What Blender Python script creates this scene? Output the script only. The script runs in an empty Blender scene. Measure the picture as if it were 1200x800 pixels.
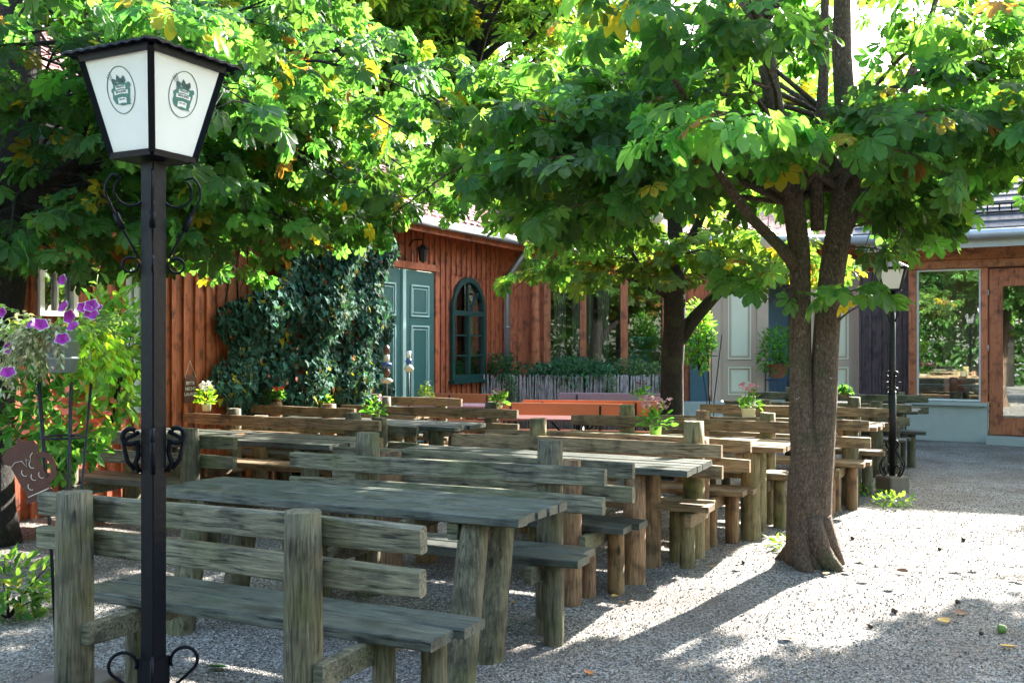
import bpy, bmesh, math, random
import numpy as np
from mathutils import Vector, Matrix
random.seed(7); rng = np.random.default_rng(11)
R = math.radians
sc = bpy.context.scene
C = sc.collection
# ------------------------------------------------------------------ camera, sky, sun, exposure
cam = bpy.data.cameras.new('camera'); camo = bpy.data.objects.new('camera', cam); C.objects.link(camo)
camo.location = (0, 0, 1.6); camo.rotation_euler = (R(90), 0, 0)
cam.sensor_width = 36; cam.lens = 34.5; cam.shift_y = 0.0033
cam.clip_start = 0.05; cam.clip_end = 500
sc.camera = camo
sc.render.resolution_x = 1024; sc.render.resolution_y = 682
SUN_BEAR = R(39); SUN_EL = R(29)
w = bpy.data.worlds.new('World'); sc.world = w; w.use_nodes = True
nt = w.node_tree; sky = nt.nodes.new('ShaderNodeTexSky'); sky.sky_type = 'NISHITA'; sky.sun_disc = False
sky.sun_elevation = SUN_EL; sky.sun_rotation = SUN_BEAR; sky.air_density = 1.2; sky.dust_density = 2.5; sky.ozone_density = 1.0
bg = nt.nodes['Background']; bg.inputs[1].default_value = 0.15
nt.links.new(sky.outputs[0], bg.inputs[0])
sl = bpy.data.lights.new('sun', 'SUN'); sl.energy = 5.0; sl.angle = R(0.55); sl.color = (1.0, 0.95, 0.86)
so = bpy.data.objects.new('sun', sl); C.objects.link(so); so.location = (10, 14, 12)
SD = Vector((math.sin(SUN_BEAR) * math.cos(SUN_EL), math.cos(SUN_BEAR) * math.cos(SUN_EL), math.sin(SUN_EL)))
so.rotation_euler = SD.to_track_quat('Z', 'Y').to_euler()
sc.view_settings.view_transform = 'Standard'; sc.view_settings.look = 'None'
sc.view_settings.exposure = 2.80; sc.view_settings.gamma = 1.0; sc.view_settings.use_curve_mapping = False
sc.cycles.max_bounces = 8; sc.cycles.transmission_bounces = 6; sc.cycles.transparent_max_bounces = 12
sc.cycles.caustics_reflective = False; sc.cycles.caustics_refractive = False

# ------------------------------------------------------------------ helpers
def at(px, py, Y):            # where a photographed pixel lies in the world at distance Y
    return Vector(((px - 600) / 1150 * Y, Y, 1.6 + (404 - py) / 1150 * Y))
E1 = Vector((math.cos(R(-25.5)), math.sin(R(-25.5)), 0)); E2 = Vector((-E1.y, E1.x, 0)); ROW = R(-25.5)
def rs(r, s, z=0): 
    v = E1 * r + E2 * s; return Vector((v.x, v.y, z))

class MB:
    def __init__(s): s.v = []; s.f = []; s.sm = []
    def add(s, vs, fs, smooth=False):
        o = len(s.v); s.v += [tuple(v) for v in vs]; s.f += [tuple(o + i for i in f) for f in fs]; s.sm += [smooth] * len(fs)
    def box(s, c, d, rz=0, M=None):
        hx, hy, hz = d[0] / 2, d[1] / 2, d[2] / 2
        vs = [Vector((x, y, z)) for x in (-hx, hx) for y in (-hy, hy) for z in (-hz, hz)]
        if rz: m = Matrix.Rotation(rz, 3, 'Z'); vs = [m @ v for v in vs]
        if M: vs = [M @ v for v in vs]
        c = Vector(c); vs = [v + c for v in vs]
        s.add(vs, [(0, 1, 3, 2), (4, 6, 7, 5), (0, 4, 5, 1), (2, 3, 7, 6), (0, 2, 6, 4), (1, 5, 7, 3)])
    def plank(s, c, L, W, T, rz=0, jit=.003, n=9, warp=.004, tilt=0):
        c = Vector(c); m = Matrix.Rotation(rz, 3, 'Z') @ Matrix.Rotation(tilt, 3, 'X'); vs = []; fs = []
        ph = random.random() * 6; ch = min(W, T) * .13
        for i in range(n + 1):
            t = i / n; x = (t - .5) * L; oy = warp * math.sin(ph + t * 4); oz = warp * .7 * math.sin(ph * 2 + t * 5)
            e = .72 if i in (0, n) else 1
            ring = []
            for (y, z) in ((-W/2+ch, -T/2), (W/2-ch, -T/2), (W/2, -T/2+ch), (W/2, T/2-ch), (W/2-ch, T/2), (-W/2+ch, T/2), (-W/2, T/2-ch), (-W/2, -T/2+ch)):
                ee = 1 - (1 - e) * .12
                ring.append(m @ Vector((x, y * ee + oy + random.uniform(-jit, jit) * .5, z * (1 - (1 - e) * .3) + oz + random.uniform(-jit, jit) * .5)) + c)
            vs += ring
        for i in range(n):
            for k in range(8): a = i * 8 + k; b = i * 8 + (k + 1) % 8; fs.append((a, a + 8, b + 8, b))
        fs.append(tuple(range(8))); fs.append(tuple(n * 8 + k for k in range(7, -1, -1)))
        s.add(vs, fs)
    def tube(s, pts, rad, n=8, caps=True, smooth=True, jit=0):
        pts = [Vector(p) for p in pts]
        if not hasattr(rad, '__len__'): rad = [rad] * len(pts)
        vs = []; fs = []; prev = None
        for i, p in enumerate(pts):
            t = (pts[min(i + 1, len(pts) - 1)] - pts[max(i - 1, 0)])
            if t.length < 1e-9: t = Vector((0, 0, 1))
            t.normalize()
            if prev is None: a = t.orthogonal().normalized()
            else: a = (prev - t * prev.dot(t)); a = a.normalized() if a.length > 1e-6 else t.orthogonal().normalized()
            prev = a; b = t.cross(a)
            for k in range(n):
                an = 2 * math.pi * k / n; r = rad[i] * (1 + random.uniform(-jit, jit))
                vs.append(p + a * (r * math.cos(an)) + b * (r * math.sin(an)))
        for i in range(len(pts) - 1):
            for k in range(n): a = i * n + k; b = i * n + (k + 1) % n; fs.append((a, b, b + n, a + n))
        s.add(vs, fs, smooth)
        if caps:
            o = len(s.v) - len(vs); s.f.append(tuple(o + k for k in range(n - 1, -1, -1))); s.sm.append(False)
            s.f.append(tuple(o + (len(pts) - 1) * n + k for k in range(n))); s.sm.append(False)
    def log(s, x, y, z0, z1, r, taper=.92, n=16, lean=(0, 0)):
        ph = [random.uniform(-.05, .05) for _ in range(n)]; vs = []; fs = []; m = 7
        for i in range(m + 1):
            t = i / m; rr = r * (1 - (1 - taper) * t)
            if i == m: rr *= .94
            for k in range(n):
                a = 2 * math.pi * k / n; q = rr * (1 + ph[k] + random.uniform(-.012, .012))
                vs.append((x + lean[0] * t + q * math.cos(a), y + lean[1] * t + q * math.sin(a), z0 + (z1 - z0) * t + (random.uniform(-.004, .004) if i == m else 0)))
        for i in range(m):
            for k in range(n): a = i * n + k; b = i * n + (k + 1) % n; fs.append((a, b, b + n, a + n))
        s.add(vs, fs, True)
        o = len(s.v) - len(vs); s.f.append(tuple(o + m * n + k for k in range(n))); s.sm.append(False)
    def lathe(s, prof, c=(0, 0, 0), n=20, smooth=True):
        vs = []; fs = []
        for r, z in prof:
            for k in range(n): a = 2 * math.pi * k / n; vs.append((c[0] + r * math.cos(a), c[1] + r * math.sin(a), c[2] + z))
        for i in range(len(prof) - 1):
            for k in range(n): a = i * n + k; b = i * n + (k + 1) % n; fs.append((a, b, b + n, a + n))
        s.add(vs, fs, smooth)
    def prism(s, poly, t, M):     # 2D outline extruded by t, placed by the matrix M
        n = len(poly); vs = [M @ Vector((p[0], p[1], -t / 2)) for p in poly] + [M @ Vector((p[0], p[1], t / 2)) for p in poly]
        fs = [tuple(range(n - 1, -1, -1)), tuple(range(n, 2 * n))] + [(i, (i + 1) % n, n + (i + 1) % n, n + i) for i in range(n)]
        s.add(vs, fs)
    def build(s, name, mat, parent=None, bevel=0):
        me = bpy.data.meshes.new(name); me.from_pydata(s.v, [], s.f); me.materials.append(mat)
        me.polygons.foreach_set('use_smooth', s.sm); me.update()
        o = bpy.data.objects.new(name, me); C.objects.link(o)
        if parent: o.parent = parent
        if bevel:
            b = o.modifiers.new('bevel', 'BEVEL'); b.width = bevel; b.segments = 1; b.limit_method = 'ANGLE'
        return o
def tag(o, label=None, cat=None, group=None, kind=None):
    if label: o['label'] = label
    if cat: o['category'] = cat
    if group: o['group'] = group
    if kind: o['kind'] = kind
    return o
def thing(name, label, cat, loc=(0, 0, 0), rz=0, group=None):
    o = bpy.data.objects.new(name, None); C.objects.link(o); o.location = loc; o.rotation_euler = (0, 0, rz)
    o.empty_display_size = .2
    return tag(o, label, cat, group)
def text(name, body, size, mat, parent, M, ext=.0004):
    cu = bpy.data.curves.new(name, 'FONT'); cu.body = body; cu.size = size; cu.extrude = ext; cu.align_x = 'CENTER'; cu.align_y = 'CENTER'
    t = bpy.data.objects.new(name, cu); C.objects.link(t)
    dg = bpy.context.evaluated_depsgraph_get(); me = bpy.data.meshes.new_from_object(t.evaluated_get(dg))
    bpy.data.objects.remove(t); o = bpy.data.objects.new(name, me); C.objects.link(o)
    me.transform(M); me.materials.clear(); me.materials.append(mat); o.parent = parent; return o

# ------------------------------------------------------------------ materials
def newmat(name):
    m = bpy.data.materials.new(name); m.use_nodes = True; n = m.node_tree; b = n.nodes['Principled BSDF']; return m, n, b
def N(n, t, **k):
    x = n.nodes.new('ShaderNode' + t)
    for a, v in k.items():
        if a in x.inputs: x.inputs[a].default_value = v
        else: setattr(x, a, v)
    return x
def flat(name, col, rough=.6, metal=0, bump=0, bscale=60, var=.12, spec=.5):
    m, n, b = newmat(name); b.inputs['Roughness'].default_value = rough; b.inputs['Metallic'].default_value = metal
    b.inputs['Specular IOR Level'].default_value = spec
    tc = N(n, 'TexCoord'); no = N(n, 'TexNoise'); no.inputs['Scale'].default_value = bscale * .25; no.inputs['Detail'].default_value = 6
    n.links.new(tc.outputs['Object'], no.inputs['Vector'])
    mx = N(n, 'MixRGB'); mx.inputs[1].default_value = (*[c * (1 - var) for c in col], 1); mx.inputs[2].default_value = (*[min(1, c * (1 + var)) for c in col], 1)
    n.links.new(no.outputs['Fac'], mx.inputs[0]); n.links.new(mx.outputs[0], b.inputs['Base Color'])
    if bump:
        n2 = N(n, 'TexNoise'); n2.inputs['Scale'].default_value = bscale; n2.inputs['Detail'].default_value = 5
        n.links.new(tc.outputs['Object'], n2.inputs['Vector'])
        bp = N(n, 'Bump'); bp.inputs['Strength'].default_value = bump; bp.inputs['Distance'].default_value = .01
        n.links.new(n2.outputs['Fac'], bp.inputs['Height']); n.links.new(bp.outputs[0], b.inputs['Normal'])
    return m
def ramp(n, stops):
    r = N(n, 'ValToRGB'); e = r.color_ramp.elements
    while len(e) < len(stops): e.new(.5)
    for i, (p, c) in enumerate(stops): e[i].position = p; e[i].color = (*c, 1)
    return r
def wood(name, dark, mid, light, moss, axis='x', rough=.62, mossamt=.5, fine=1):
    m, n, b = newmat(name); tc = N(n, 'TexCoord'); oi = N(n, 'ObjectInfo')
    add = N(n, 'VectorMath', operation='MULTIPLY_ADD'); comb = N(n, 'CombineXYZ')
    geo = N(n, 'NewGeometry'); rsum = N(n, 'Math', operation='ADD'); n.links.new(oi.outputs['Random'], rsum.inputs[0]); n.links.new(geo.outputs['Random Per Island'], rsum.inputs[1])
    for i in range(3): n.links.new(rsum.outputs[0], comb.inputs[i])
    n.links.new(comb.outputs[0], add.inputs[0]); add.inputs[1].default_value = (17, 31, 23); n.links.new(tc.outputs['Object'], add.inputs[2])
    sc_ = {'x': (2.0, 26, 26), 'z': (26, 26, 2.0)}[axis]; sc_ = tuple(v * fine for v in sc_)
    mp = N(n, 'Mapping'); mp.inputs['Scale'].default_value = sc_; n.links.new(add.outputs[0], mp.inputs[0])
    g = N(n, 'TexNoise'); g.inputs['Scale'].default_value = 3; g.inputs['Detail'].default_value = 9; g.inputs['Roughness'].default_value = .68; g.inputs['Distortion'].default_value = .6
    n.links.new(mp.outputs[0], g.inputs['Vector'])
    r1 = ramp(n, [(.25, dark), (.48, mid), (.75, light)]); n.links.new(g.outputs['Fac'], r1.inputs[0])
    s = N(n, 'TexNoise'); s.inputs['Scale'].default_value = 3.1; s.inputs['Detail'].default_value = 7; n.links.new(add.outputs[0], s.inputs['Vector'])
    r2 = ramp(n, [(.5 - .0, (0, 0, 0)), (.72, (1, 1, 1))]); n.links.new(s.outputs['Fac'], r2.inputs[0])
    mul = N(n, 'Math', operation='MULTIPLY'); n.links.new(r2.outputs[0], mul.inputs[0]); mul.inputs[1].default_value = mossamt
    mx = N(n, 'MixRGB'); n.links.new(mul.outputs[0], mx.inputs[0]); n.links.new(r1.outputs[0], mx.inputs[1]); mx.inputs[2].default_value = (*moss, 1)
    # dark water stains and knots
    k = N(n, 'TexNoise'); k.inputs['Scale'].default_value = 7; k.inputs['Detail'].default_value = 4; n.links.new(add.outputs[0], k.inputs['Vector'])
    r3 = ramp(n, [(.3, (.2, .2, .2)), (.5, (1, 1, 1))]); n.links.new(k.outputs['Fac'], r3.inputs[0])
    m2 = N(n, 'MixRGB', blend_type='MULTIPLY'); m2.inputs[0].default_value = .8; n.links.new(mx.outputs[0], m2.inputs[1]); n.links.new(r3.outputs[0], m2.inputs[2])
    vk = N(n, 'Mapping'); vk.inputs['Scale'].default_value = (2.2, 5, 9) if axis == 'x' else (5, 5, 2.2); n.links.new(add.outputs[0], vk.inputs[0])
    vo = N(n, 'TexVoronoi'); vo.inputs['Scale'].default_value = 1.3; n.links.new(vk.outputs[0], vo.inputs['Vector'])
    r4 = ramp(n, [(.07, (.15, .12, .1)), (.13, (1, 1, 1))]); n.links.new(vo.outputs['Distance'], r4.inputs[0])
    m4 = N(n, 'MixRGB', blend_type='MULTIPLY'); m4.inputs[0].default_value = .85; n.links.new(m2.outputs[0], m4.inputs[1]); n.links.new(r4.outputs[0], m4.inputs[2]); m2 = m4
    hv = N(n, 'HueSaturation'); mr = N(n, 'MapRange'); mr.inputs[3].default_value = .7; mr.inputs[4].default_value = 1.4; mr.inputs[2].default_value = 2
    n.links.new(rsum.outputs[0], mr.inputs[0]); n.links.new(mr.outputs[0], hv.inputs['Value']); n.links.new(m2.outputs[0], hv.inputs['Color'])
    n.links.new(hv.outputs[0], b.inputs['Base Color']); b.inputs['Roughness'].default_value = rough
    cr = ramp(n, [(.3, (0, 0, 0)), (.42, (.8, .8, .8)), (.8, (1, 1, 1))]); n.links.new(g.outputs['Fac'], cr.inputs[0])
    bp = N(n, 'Bump'); bp.inputs['Strength'].default_value = 1; bp.inputs['Distance'].default_value = .009
    n.links.new(cr.outputs[0], bp.inputs['Height']); n.links.new(bp.outputs[0], b.inputs['Normal'])
    return m
M = {}
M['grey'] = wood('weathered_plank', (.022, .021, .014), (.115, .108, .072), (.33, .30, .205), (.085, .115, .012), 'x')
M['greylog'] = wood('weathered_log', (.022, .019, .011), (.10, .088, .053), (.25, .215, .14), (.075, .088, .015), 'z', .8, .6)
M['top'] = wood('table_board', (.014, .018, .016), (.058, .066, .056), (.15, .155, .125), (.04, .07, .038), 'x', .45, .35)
M['brown'] = wood('brown_plank', (.04, .026, .013), (.20, .13, .07), (.42, .30, .17), (.10, .095, .03), 'x', .6, .3)
M['brownlog'] = wood('brown_log', (.05, .025, .013), (.22, .12, .06), (.42, .26, .14), (.13, .12, .03), 'z', .75, .35)
M['mosslog'] = wood('mossy_log', (.05, .045, .015), (.17, .135, .06), (.32, .26, .15), (.15, .16, .03), 'z', .8, .6)
M['redwall'] = wood('red_board', (.22, .045, .02), (.45, .115, .045), (.58, .19, .08), (.34, .085, .042), 'z', .62, .5, .6)
M['redpost'] = wood('red_post', (.22, .06, .025), (.42, .13, .055), (.5, .18, .08), (.33, .1, .05), 'z', .6, .4, .6)
M['redbeam'] = wood('red_beam', (.3, .10, .04), (.48, .18, .08), (.55, .23, .11), (.4, .14, .06), 'x', .6, .4, .6)
M['darkwall'] = wood('dark_board', (.02, .012, .015), (.055, .032, .036), (.09, .055, .055), (.05, .03, .03), 'z', .6, .4, .6)
M['iron'] = flat('black_iron', (.002, .003, .007), .45, .0, .15, 40, .3, .14)
M['iron2'] = flat('dark_iron', (.008, .008, .01), .5, .0, .2, 60, .3, .35)
M['milk'] = flat('milk_glass', (.76, .77, .74), .18, 0, 0, 30, .09)
M['logo'] = flat('green_print', (.03, .16, .13), .5); M['logo2'] = flat('dark_green_print', (.012, .07, .06), .5)
M['rust'] = flat('rusted_sheet', (.12, .05, .035), .75, .2, .3, 60, .3)
M['chalk'] = flat('white_line', (.7, .62, .55), .8)
M['zinc'] = flat('zinc', (.42, .45, .48), .42, .35, .1, 20, .25)
M['zincpipe'] = flat('zinc_pipe', (.38, .42, .46), .4, .6, .05, 20, .1)
M['greendoor'] = flat('green_paint', (.035, .13, .125), .45, 0, .1, 30, .15); M['mint'] = flat('pale_mint_trim', (.42, .62, .60), .5, 0, 0, 30, .1)
M['darkgreen'] = flat('dark_green_paint', (.012, .055, .05), .4, 0, .05, 30, .2)
M['orange'] = flat('orange_paint', (.58, .19, .085), .42, 0, .1, 14, .2); M['salmon'] = flat('faded_orange_paint', (.55, .19, .09), .5, 0, .1, 14, .15)
M['pink'] = flat('faded_rose_paint', (.42, .25, .30), .5, 0, .1, 14, .12); M['maroon'] = flat('maroon_paint', (.16, .06, .06), .35, 0, .05, 14, .15)
M['concrete'] = flat('plinth_render', (.40, .44, .41), .85, 0, .3, 30, .12)
M['stone'] = flat('pedestal_stone', (.2, .16, .13), .9, 0, .5, 40, .25)
M['beige'] = flat('taupe_paint', (.52, .38, .29), .6, 0, .1, 14, .08); M['cream'] = flat('cream_panel', (.72, .70, .54), .6, 0, .05, 14, .06)
M['bluewall'] = flat('blue_grey_plaster', (.30, .40, .48), .8, 0, .1, 8, .1); M['bluerail'] = flat('blue_iron', (.03, .07, .16), .4, .3)
M['white'] = flat('white_paint', (.75, .76, .74), .5, 0, 0, 10, .04); M['petal_white'] = flat('white_petal', (.82, .82, .74), .6)
M['slatblue'] = flat('grey_blue_board', (.35, .43, .44), .6, 0, .1, 20, .1)
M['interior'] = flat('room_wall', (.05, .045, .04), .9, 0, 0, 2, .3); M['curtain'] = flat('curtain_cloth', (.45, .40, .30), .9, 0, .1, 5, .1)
M['turq'] = flat('turquoise_enamel', (.08, .34, .36), .3); M['redbox'] = flat('red_plastic', (.6, .07, .04), .4)
M['purple'] = flat('purple_petal', (.30, .008, .26), .6, 0, 0, 40, .3); M['violet'] = flat('violet_petal', (.16, .05, .42), .6)
M['pinkpetal'] = flat('pink_petal', (.62, .30, .38), .6, 0, 0, 60, .3); M['redpetal'] = flat('red_petal', (.62, .06, .05), .6, 0, 0, 60, .3); M['coral'] = flat('coral_petal', (.75, .17, .08), .6)
M['limepot'] = flat('lime_glazed_pot', (.36, .5, .10), .25); M['creampot'] = flat('cream_pot', (.58, .6, .40), .4); M['limecloth'] = flat('pale_green_cloth', (.45, .66, .33), .8)
M['terra'] = flat('terracotta', (.42, .16, .09), .8); M['wicker'] = wood('willow_rods', (.12, .09, .08), (.33, .27, .25), (.5, .44, .42), (.3, .25, .25), 'z', .8, .2)
M['soil'] = flat('soil', (.03, .02, .015), 1); M['slate'] = flat('slate_tile', (.05, .06, .075), .4, 0, .2, 9, .4)
M['brass'] = flat('ceramic_brown', (.1, .05, .03), .3); M['bluecer'] = flat('ceramic_blue', (.05, .1, .3), .25); M['creamcer'] = flat('ceramic_cream', (.6, .56, .42), .4)
def bark_mat(name, a, b_, c, scale=1, lich=(.42, .38, .3)):
    m, n, b = newmat(name); tc = N(n, 'TexCoord'); mp = N(n, 'Mapping'); mp.inputs['Scale'].default_value = (20 * scale, 20 * scale, 9 * scale); n.links.new(tc.outputs['Object'], mp.inputs[0])
    g = N(n, 'TexNoise'); g.inputs['Scale'].default_value = 2.2; g.inputs['Detail'].default_value = 10; g.inputs['Roughness'].default_value = .7; g.inputs['Distortion'].default_value = 1; n.links.new(mp.outputs[0], g.inputs['Vector'])
    r = ramp(n, [(.3, a), (.5, b_), (.72, c)]); n.links.new(g.outputs['Fac'], r.inputs[0])
    v = N(n, 'TexNoise'); v.inputs['Scale'].default_value = 16; v.inputs['Detail'].default_value = 2; n.links.new(tc.outputs['Object'], v.inputs['Vector'])
    r2 = ramp(n, [(.72, (0, 0, 0)), (.75, (1, 1, 1))]); n.links.new(v.outputs['Fac'], r2.inputs[0])
    mx = N(n, 'MixRGB'); n.links.new(r2.outputs[0], mx.inputs[0]); n.links.new(r.outputs[0], mx.inputs[1]); mx.inputs[2].default_value = (*lich, 1)
    s = N(n, 'TexNoise'); s.inputs['Scale'].default_value = 2.5; s.inputs['Detail'].default_value = 8; n.links.new(tc.outputs['Object'], s.inputs['Vector'])
    r3 = ramp(n, [(.55, (0, 0, 0)), (.7, (1, 1, 1))]); n.links.new(s.outputs['Fac'], r3.inputs[0])
    m3 = N(n, 'MixRGB'); n.links.new(r3.outputs[0], m3.inputs[0]); n.links.new(mx.outputs[0], m3.inputs[1]); m3.inputs[2].default_value = (.09, .10, .035, 1)
    n.links.new(m3.outputs[0], b.inputs['Base Color']); b.inputs['Roughness'].default_value = .85
    bp = N(n, 'Bump'); bp.inputs['Strength'].default_value = 1; bp.inputs['Distance'].default_value = .035
    fm = N(n, 'Mapping'); fm.inputs['Scale'].default_value = (60, 60, 26); n.links.new(tc.outputs['Object'], fm.inputs[0])
    fv = N(n, 'TexVoronoi'); fv.feature = 'DISTANCE_TO_EDGE'; fv.inputs['Scale'].default_value = 1.0; n.links.new(fm.outputs[0], fv.inputs['Vector'])
    fr_ = ramp(n, [(.0, (0, 0, 0)), (.25, (1, 1, 1))]); n.links.new(fv.outputs['Distance'], fr_.inputs[0])
    b0 = N(n, 'Bump'); b0.inputs['Strength'].default_value = .6; b0.inputs['Distance'].default_value = .008; n.links.new(fr_.outputs[0], b0.inputs['Height']); n.links.new(b0.outputs[0], bp.inputs['Normal'])
    m5 = N(n, 'MixRGB', blend_type='MULTIPLY'); m5.inputs[0].default_value = .45; n.links.new(m3.outputs[0], m5.inputs[1]); n.links.new(fr_.outputs[0], m5.inputs[2]); n.links.new(m5.outputs[0], b.inputs['Base Color'])
    n.links.new(g.outputs['Fac'], bp.inputs['Height']); n.links.new(bp.outputs[0], b.inputs['Normal']); return m
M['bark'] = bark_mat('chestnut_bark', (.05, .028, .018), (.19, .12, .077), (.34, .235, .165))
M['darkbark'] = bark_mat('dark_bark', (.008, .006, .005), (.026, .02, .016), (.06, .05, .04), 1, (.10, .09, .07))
def leafmat(name, trans=.5, rough=.5, spec=.35):
    m, n, b = newmat(name); at_ = N(n, 'Attribute'); at_.attribute_name = 'tint'
    n.links.new(at_.outputs['Color'], b.inputs['Base Color']); b.inputs['Roughness'].default_value = rough; b.inputs['Specular IOR Level'].default_value = spec
    tr = N(n, 'BsdfTranslucent'); hs = N(n, 'MixRGB', blend_type='MULTIPLY'); hs.inputs[0].default_value = 1; hs.inputs[2].default_value = (2.6, 2.3, .95, 1)
    n.links.new(at_.outputs['Color'], hs.inputs[1]); n.links.new(hs.outputs[0], tr.inputs['Color'])
    ms = N(n, 'MixShader'); ms.inputs[0].default_value = trans
    n.links.new(b.outputs[0], ms.inputs[1]); n.links.new(tr.outputs[0], ms.inputs[2]); n.links.new(ms.outputs[0], n.nodes['Material Output'].inputs[0])
    return m
M['leaf'] = leafmat('chestnut_leaf', .55); M['ivyleaf'] = leafmat('ivy_leaf', .15, .8, .12)
def glassmat(name, tint=(.8, .85, .85), gl=.22):
    m, n, b = newmat(name); n.nodes.remove(b)
    t = N(n, 'BsdfTransparent'); t.inputs[0].default_value = (*tint, 1); g = N(n, 'BsdfGlossy'); g.inputs['Roughness'].default_value = .01; g.inputs[0].default_value = (.95, 1, 1, 1)
    fr = N(n, 'Fresnel'); fr.inputs[0].default_value = 1.5; mr = N(n, 'MapRange'); mr.inputs[1].default_value = 0; mr.inputs[2].default_value = 1; mr.inputs[3].default_value = gl; mr.inputs[4].default_value = 1
    n.links.new(fr.outputs[0], mr.inputs[0]); ms = N(n, 'MixShader'); n.links.new(mr.outputs[0], ms.inputs[0]); n.links.new(t.outputs[0], ms.inputs[1]); n.links.new(g.outputs[0], ms.inputs[2])
    n.links.new(ms.outputs[0], n.nodes['Material Output'].inputs[0]); return m
M['glass'] = glassmat('window_glass', gl=.25); M['glass2'] = glassmat('clear_window_glass', gl=.07)
def gravelmat():
    m, n, b = newmat('gravel'); tc = N(n, 'TexCoord')
    v = N(n, 'TexVoronoi'); v.inputs['Scale'].default_value = 95; v.inputs['Randomness'].default_value = 1; n.links.new(tc.outputs['Object'], v.inputs['Vector'])
    bw = N(n, 'RGBToBW'); n.links.new(v.outputs['Color'], bw.inputs[0])
    r = ramp(n, [(.15, (.05, .045, .04)), (.45, (.24, .22, .20)), (.85, (.60, .565, .52))]); n.links.new(bw.outputs[0], r.inputs[0])
    s = N(n, 'TexNoise'); s.inputs['Scale'].default_value = .9; s.inputs['Detail'].default_value = 9; s.inputs['Roughness'].default_value = .65; n.links.new(tc.outputs['Object'], s.inputs['Vector'])
    r2 = ramp(n, [(.44, (0, 0, 0)), (.62, (1, 1, 1))]); n.links.new(s.outputs['Fac'], r2.inputs[0])
    ml = N(n, 'Math', operation='MULTIPLY'); ml.inputs[1].default_value = .7; n.links.new(r2.outputs[0], ml.inputs[0])
    mx = N(n, 'MixRGB'); n.links.new(ml.outputs[0], mx.inputs[0]); n.links.new(r.outputs[0], mx.inputs[1]); mx.inputs[2].default_value = (.15, .115, .09, 1)
    n.links.new(mx.outputs[0], b.inputs['Base Color']); b.inputs['Roughness'].default_value = .9
    dd = N(n, 'Math', operation='MULTIPLY'); dd.inputs[1].default_value = -1; n.links.new(v.outputs['Distance'], dd.inputs[0])
    lo_ = N(n, 'TexNoise'); lo_.inputs['Scale'].default_value = 5; lo_.inputs['Detail'].default_value = 5; n.links.new(tc.outputs['Object'], lo_.inputs['Vector'])
    b0 = N(n, 'Bump'); b0.inputs['Strength'].default_value = .8; b0.inputs['Distance'].default_value = .05; n.links.new(lo_.outputs['Fac'], b0.inputs['Height'])
    bp = N(n, 'Bump'); bp.inputs['Strength'].default_value = 1; bp.inputs['Distance'].default_value = .02; n.links.new(dd.outputs[0], bp.inputs['Height']); n.links.new(b0.outputs[0], bp.inputs['Normal'])
    n.links.new(bp.outputs[0], b.inputs['Normal']); return m
M['gravel'] = gravelmat()
def tilemat():
    m, n, b = newmat('red_roof_tile'); tc = N(n, 'TexCoord'); mp = N(n, 'Mapping'); mp.inputs['Scale'].default_value = (1, 1, 1); n.links.new(tc.outputs['UV'], mp.inputs[0])
    br = N(n, 'TexBrick'); br.inputs['Scale'].default_value = 1; br.inputs['Mortar Size'].default_value = .02; br.inputs['Brick Width'].default_value = .2; br.inputs['Row Height'].default_value = .16
    br.inputs['Color1'].default_value = (.38, .17, .15, 1); br.inputs['Color2'].default_value = (.48, .25, .22, 1); br.inputs['Mortar'].default_value = (.1, .04, .04, 1)
    n.links.new(tc.outputs['Object'], br.inputs['Vector']); n.links.new(br.outputs[0], b.inputs['Base Color']); b.inputs['Roughness'].default_value = .8; return m
M['tile'] = tilemat()

# ------------------------------------------------------------------ the ground
def gz(x, y): return .012 * math.sin(x * 1.3 + y * .7) + .01 * math.sin(y * 2.1 - x * .9)
g = MB(); xs = [-60, -30, -14] + [-8 + i * .25 for i in range(77)] + [14, 30, 60]; ys = [-60, -30, -8, -2] + [i * .25 for i in range(1, 84)] + [30, 60, 90]
for y in ys:
    for x in xs: g.v.append((x, y, gz(x, y) - .012 + random.uniform(-.003, .003)))
W_ = len(xs)
for j in range(len(ys) - 1):
    for i in range(W_ - 1): a = j * W_ + i; g.f.append((a, a + 1, a + 1 + W_, a + W_)); g.sm.append(True)
tag(g.build('ground', M['gravel']), kind='structure')
# loose pebbles on the nearer gravel: nobody could count them
def pebbles():
    n = 34000; 
    y = 3.9 + 7.2 * rng.random(n) ** 1.35; x = (rng.random(n) - .5) * 1.12 * y; s = rng.uniform(.0035, .0095, n)
    base = np.array([(1, 0, 0), (-.5, .87, 0), (-.5, -.87, 0), (0, 0, .75), (0, 0, -.5)], float)
    F = np.array([(0, 1, 3), (1, 2, 3), (2, 0, 3), (1, 0, 4), (2, 1, 4), (0, 2, 4)])
    a = rng.uniform(0, 6.28, n); ca, sa = np.cos(a), np.sin(a)
    P = base[None] * s[:, None, None] * rng.uniform(.6, 1.3, (n, 5, 1))
    X = P[..., 0] * ca[:, None] - P[..., 1] * sa[:, None] + x[:, None]; Y = P[..., 0] * sa[:, None] + P[..., 1] * ca[:, None] + y[:, None]
    z0 = .012 * np.sin(x * 1.3 + y * .7) + .01 * np.sin(y * 2.1 - x * .9) - .012
    V = np.stack([X, Y, P[..., 2] + z0[:, None] + .003], -1).reshape(-1, 3)
    FF = (F[None] + (np.arange(n) * 5)[:, None, None]).reshape(-1, 3)
    c = rng.uniform(.05, .58, n) ; col = np.stack([c, c * .94, c * .88, np.ones(n)], -1); col = np.repeat(col, 5, 0)
    return V, FF, col
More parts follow.
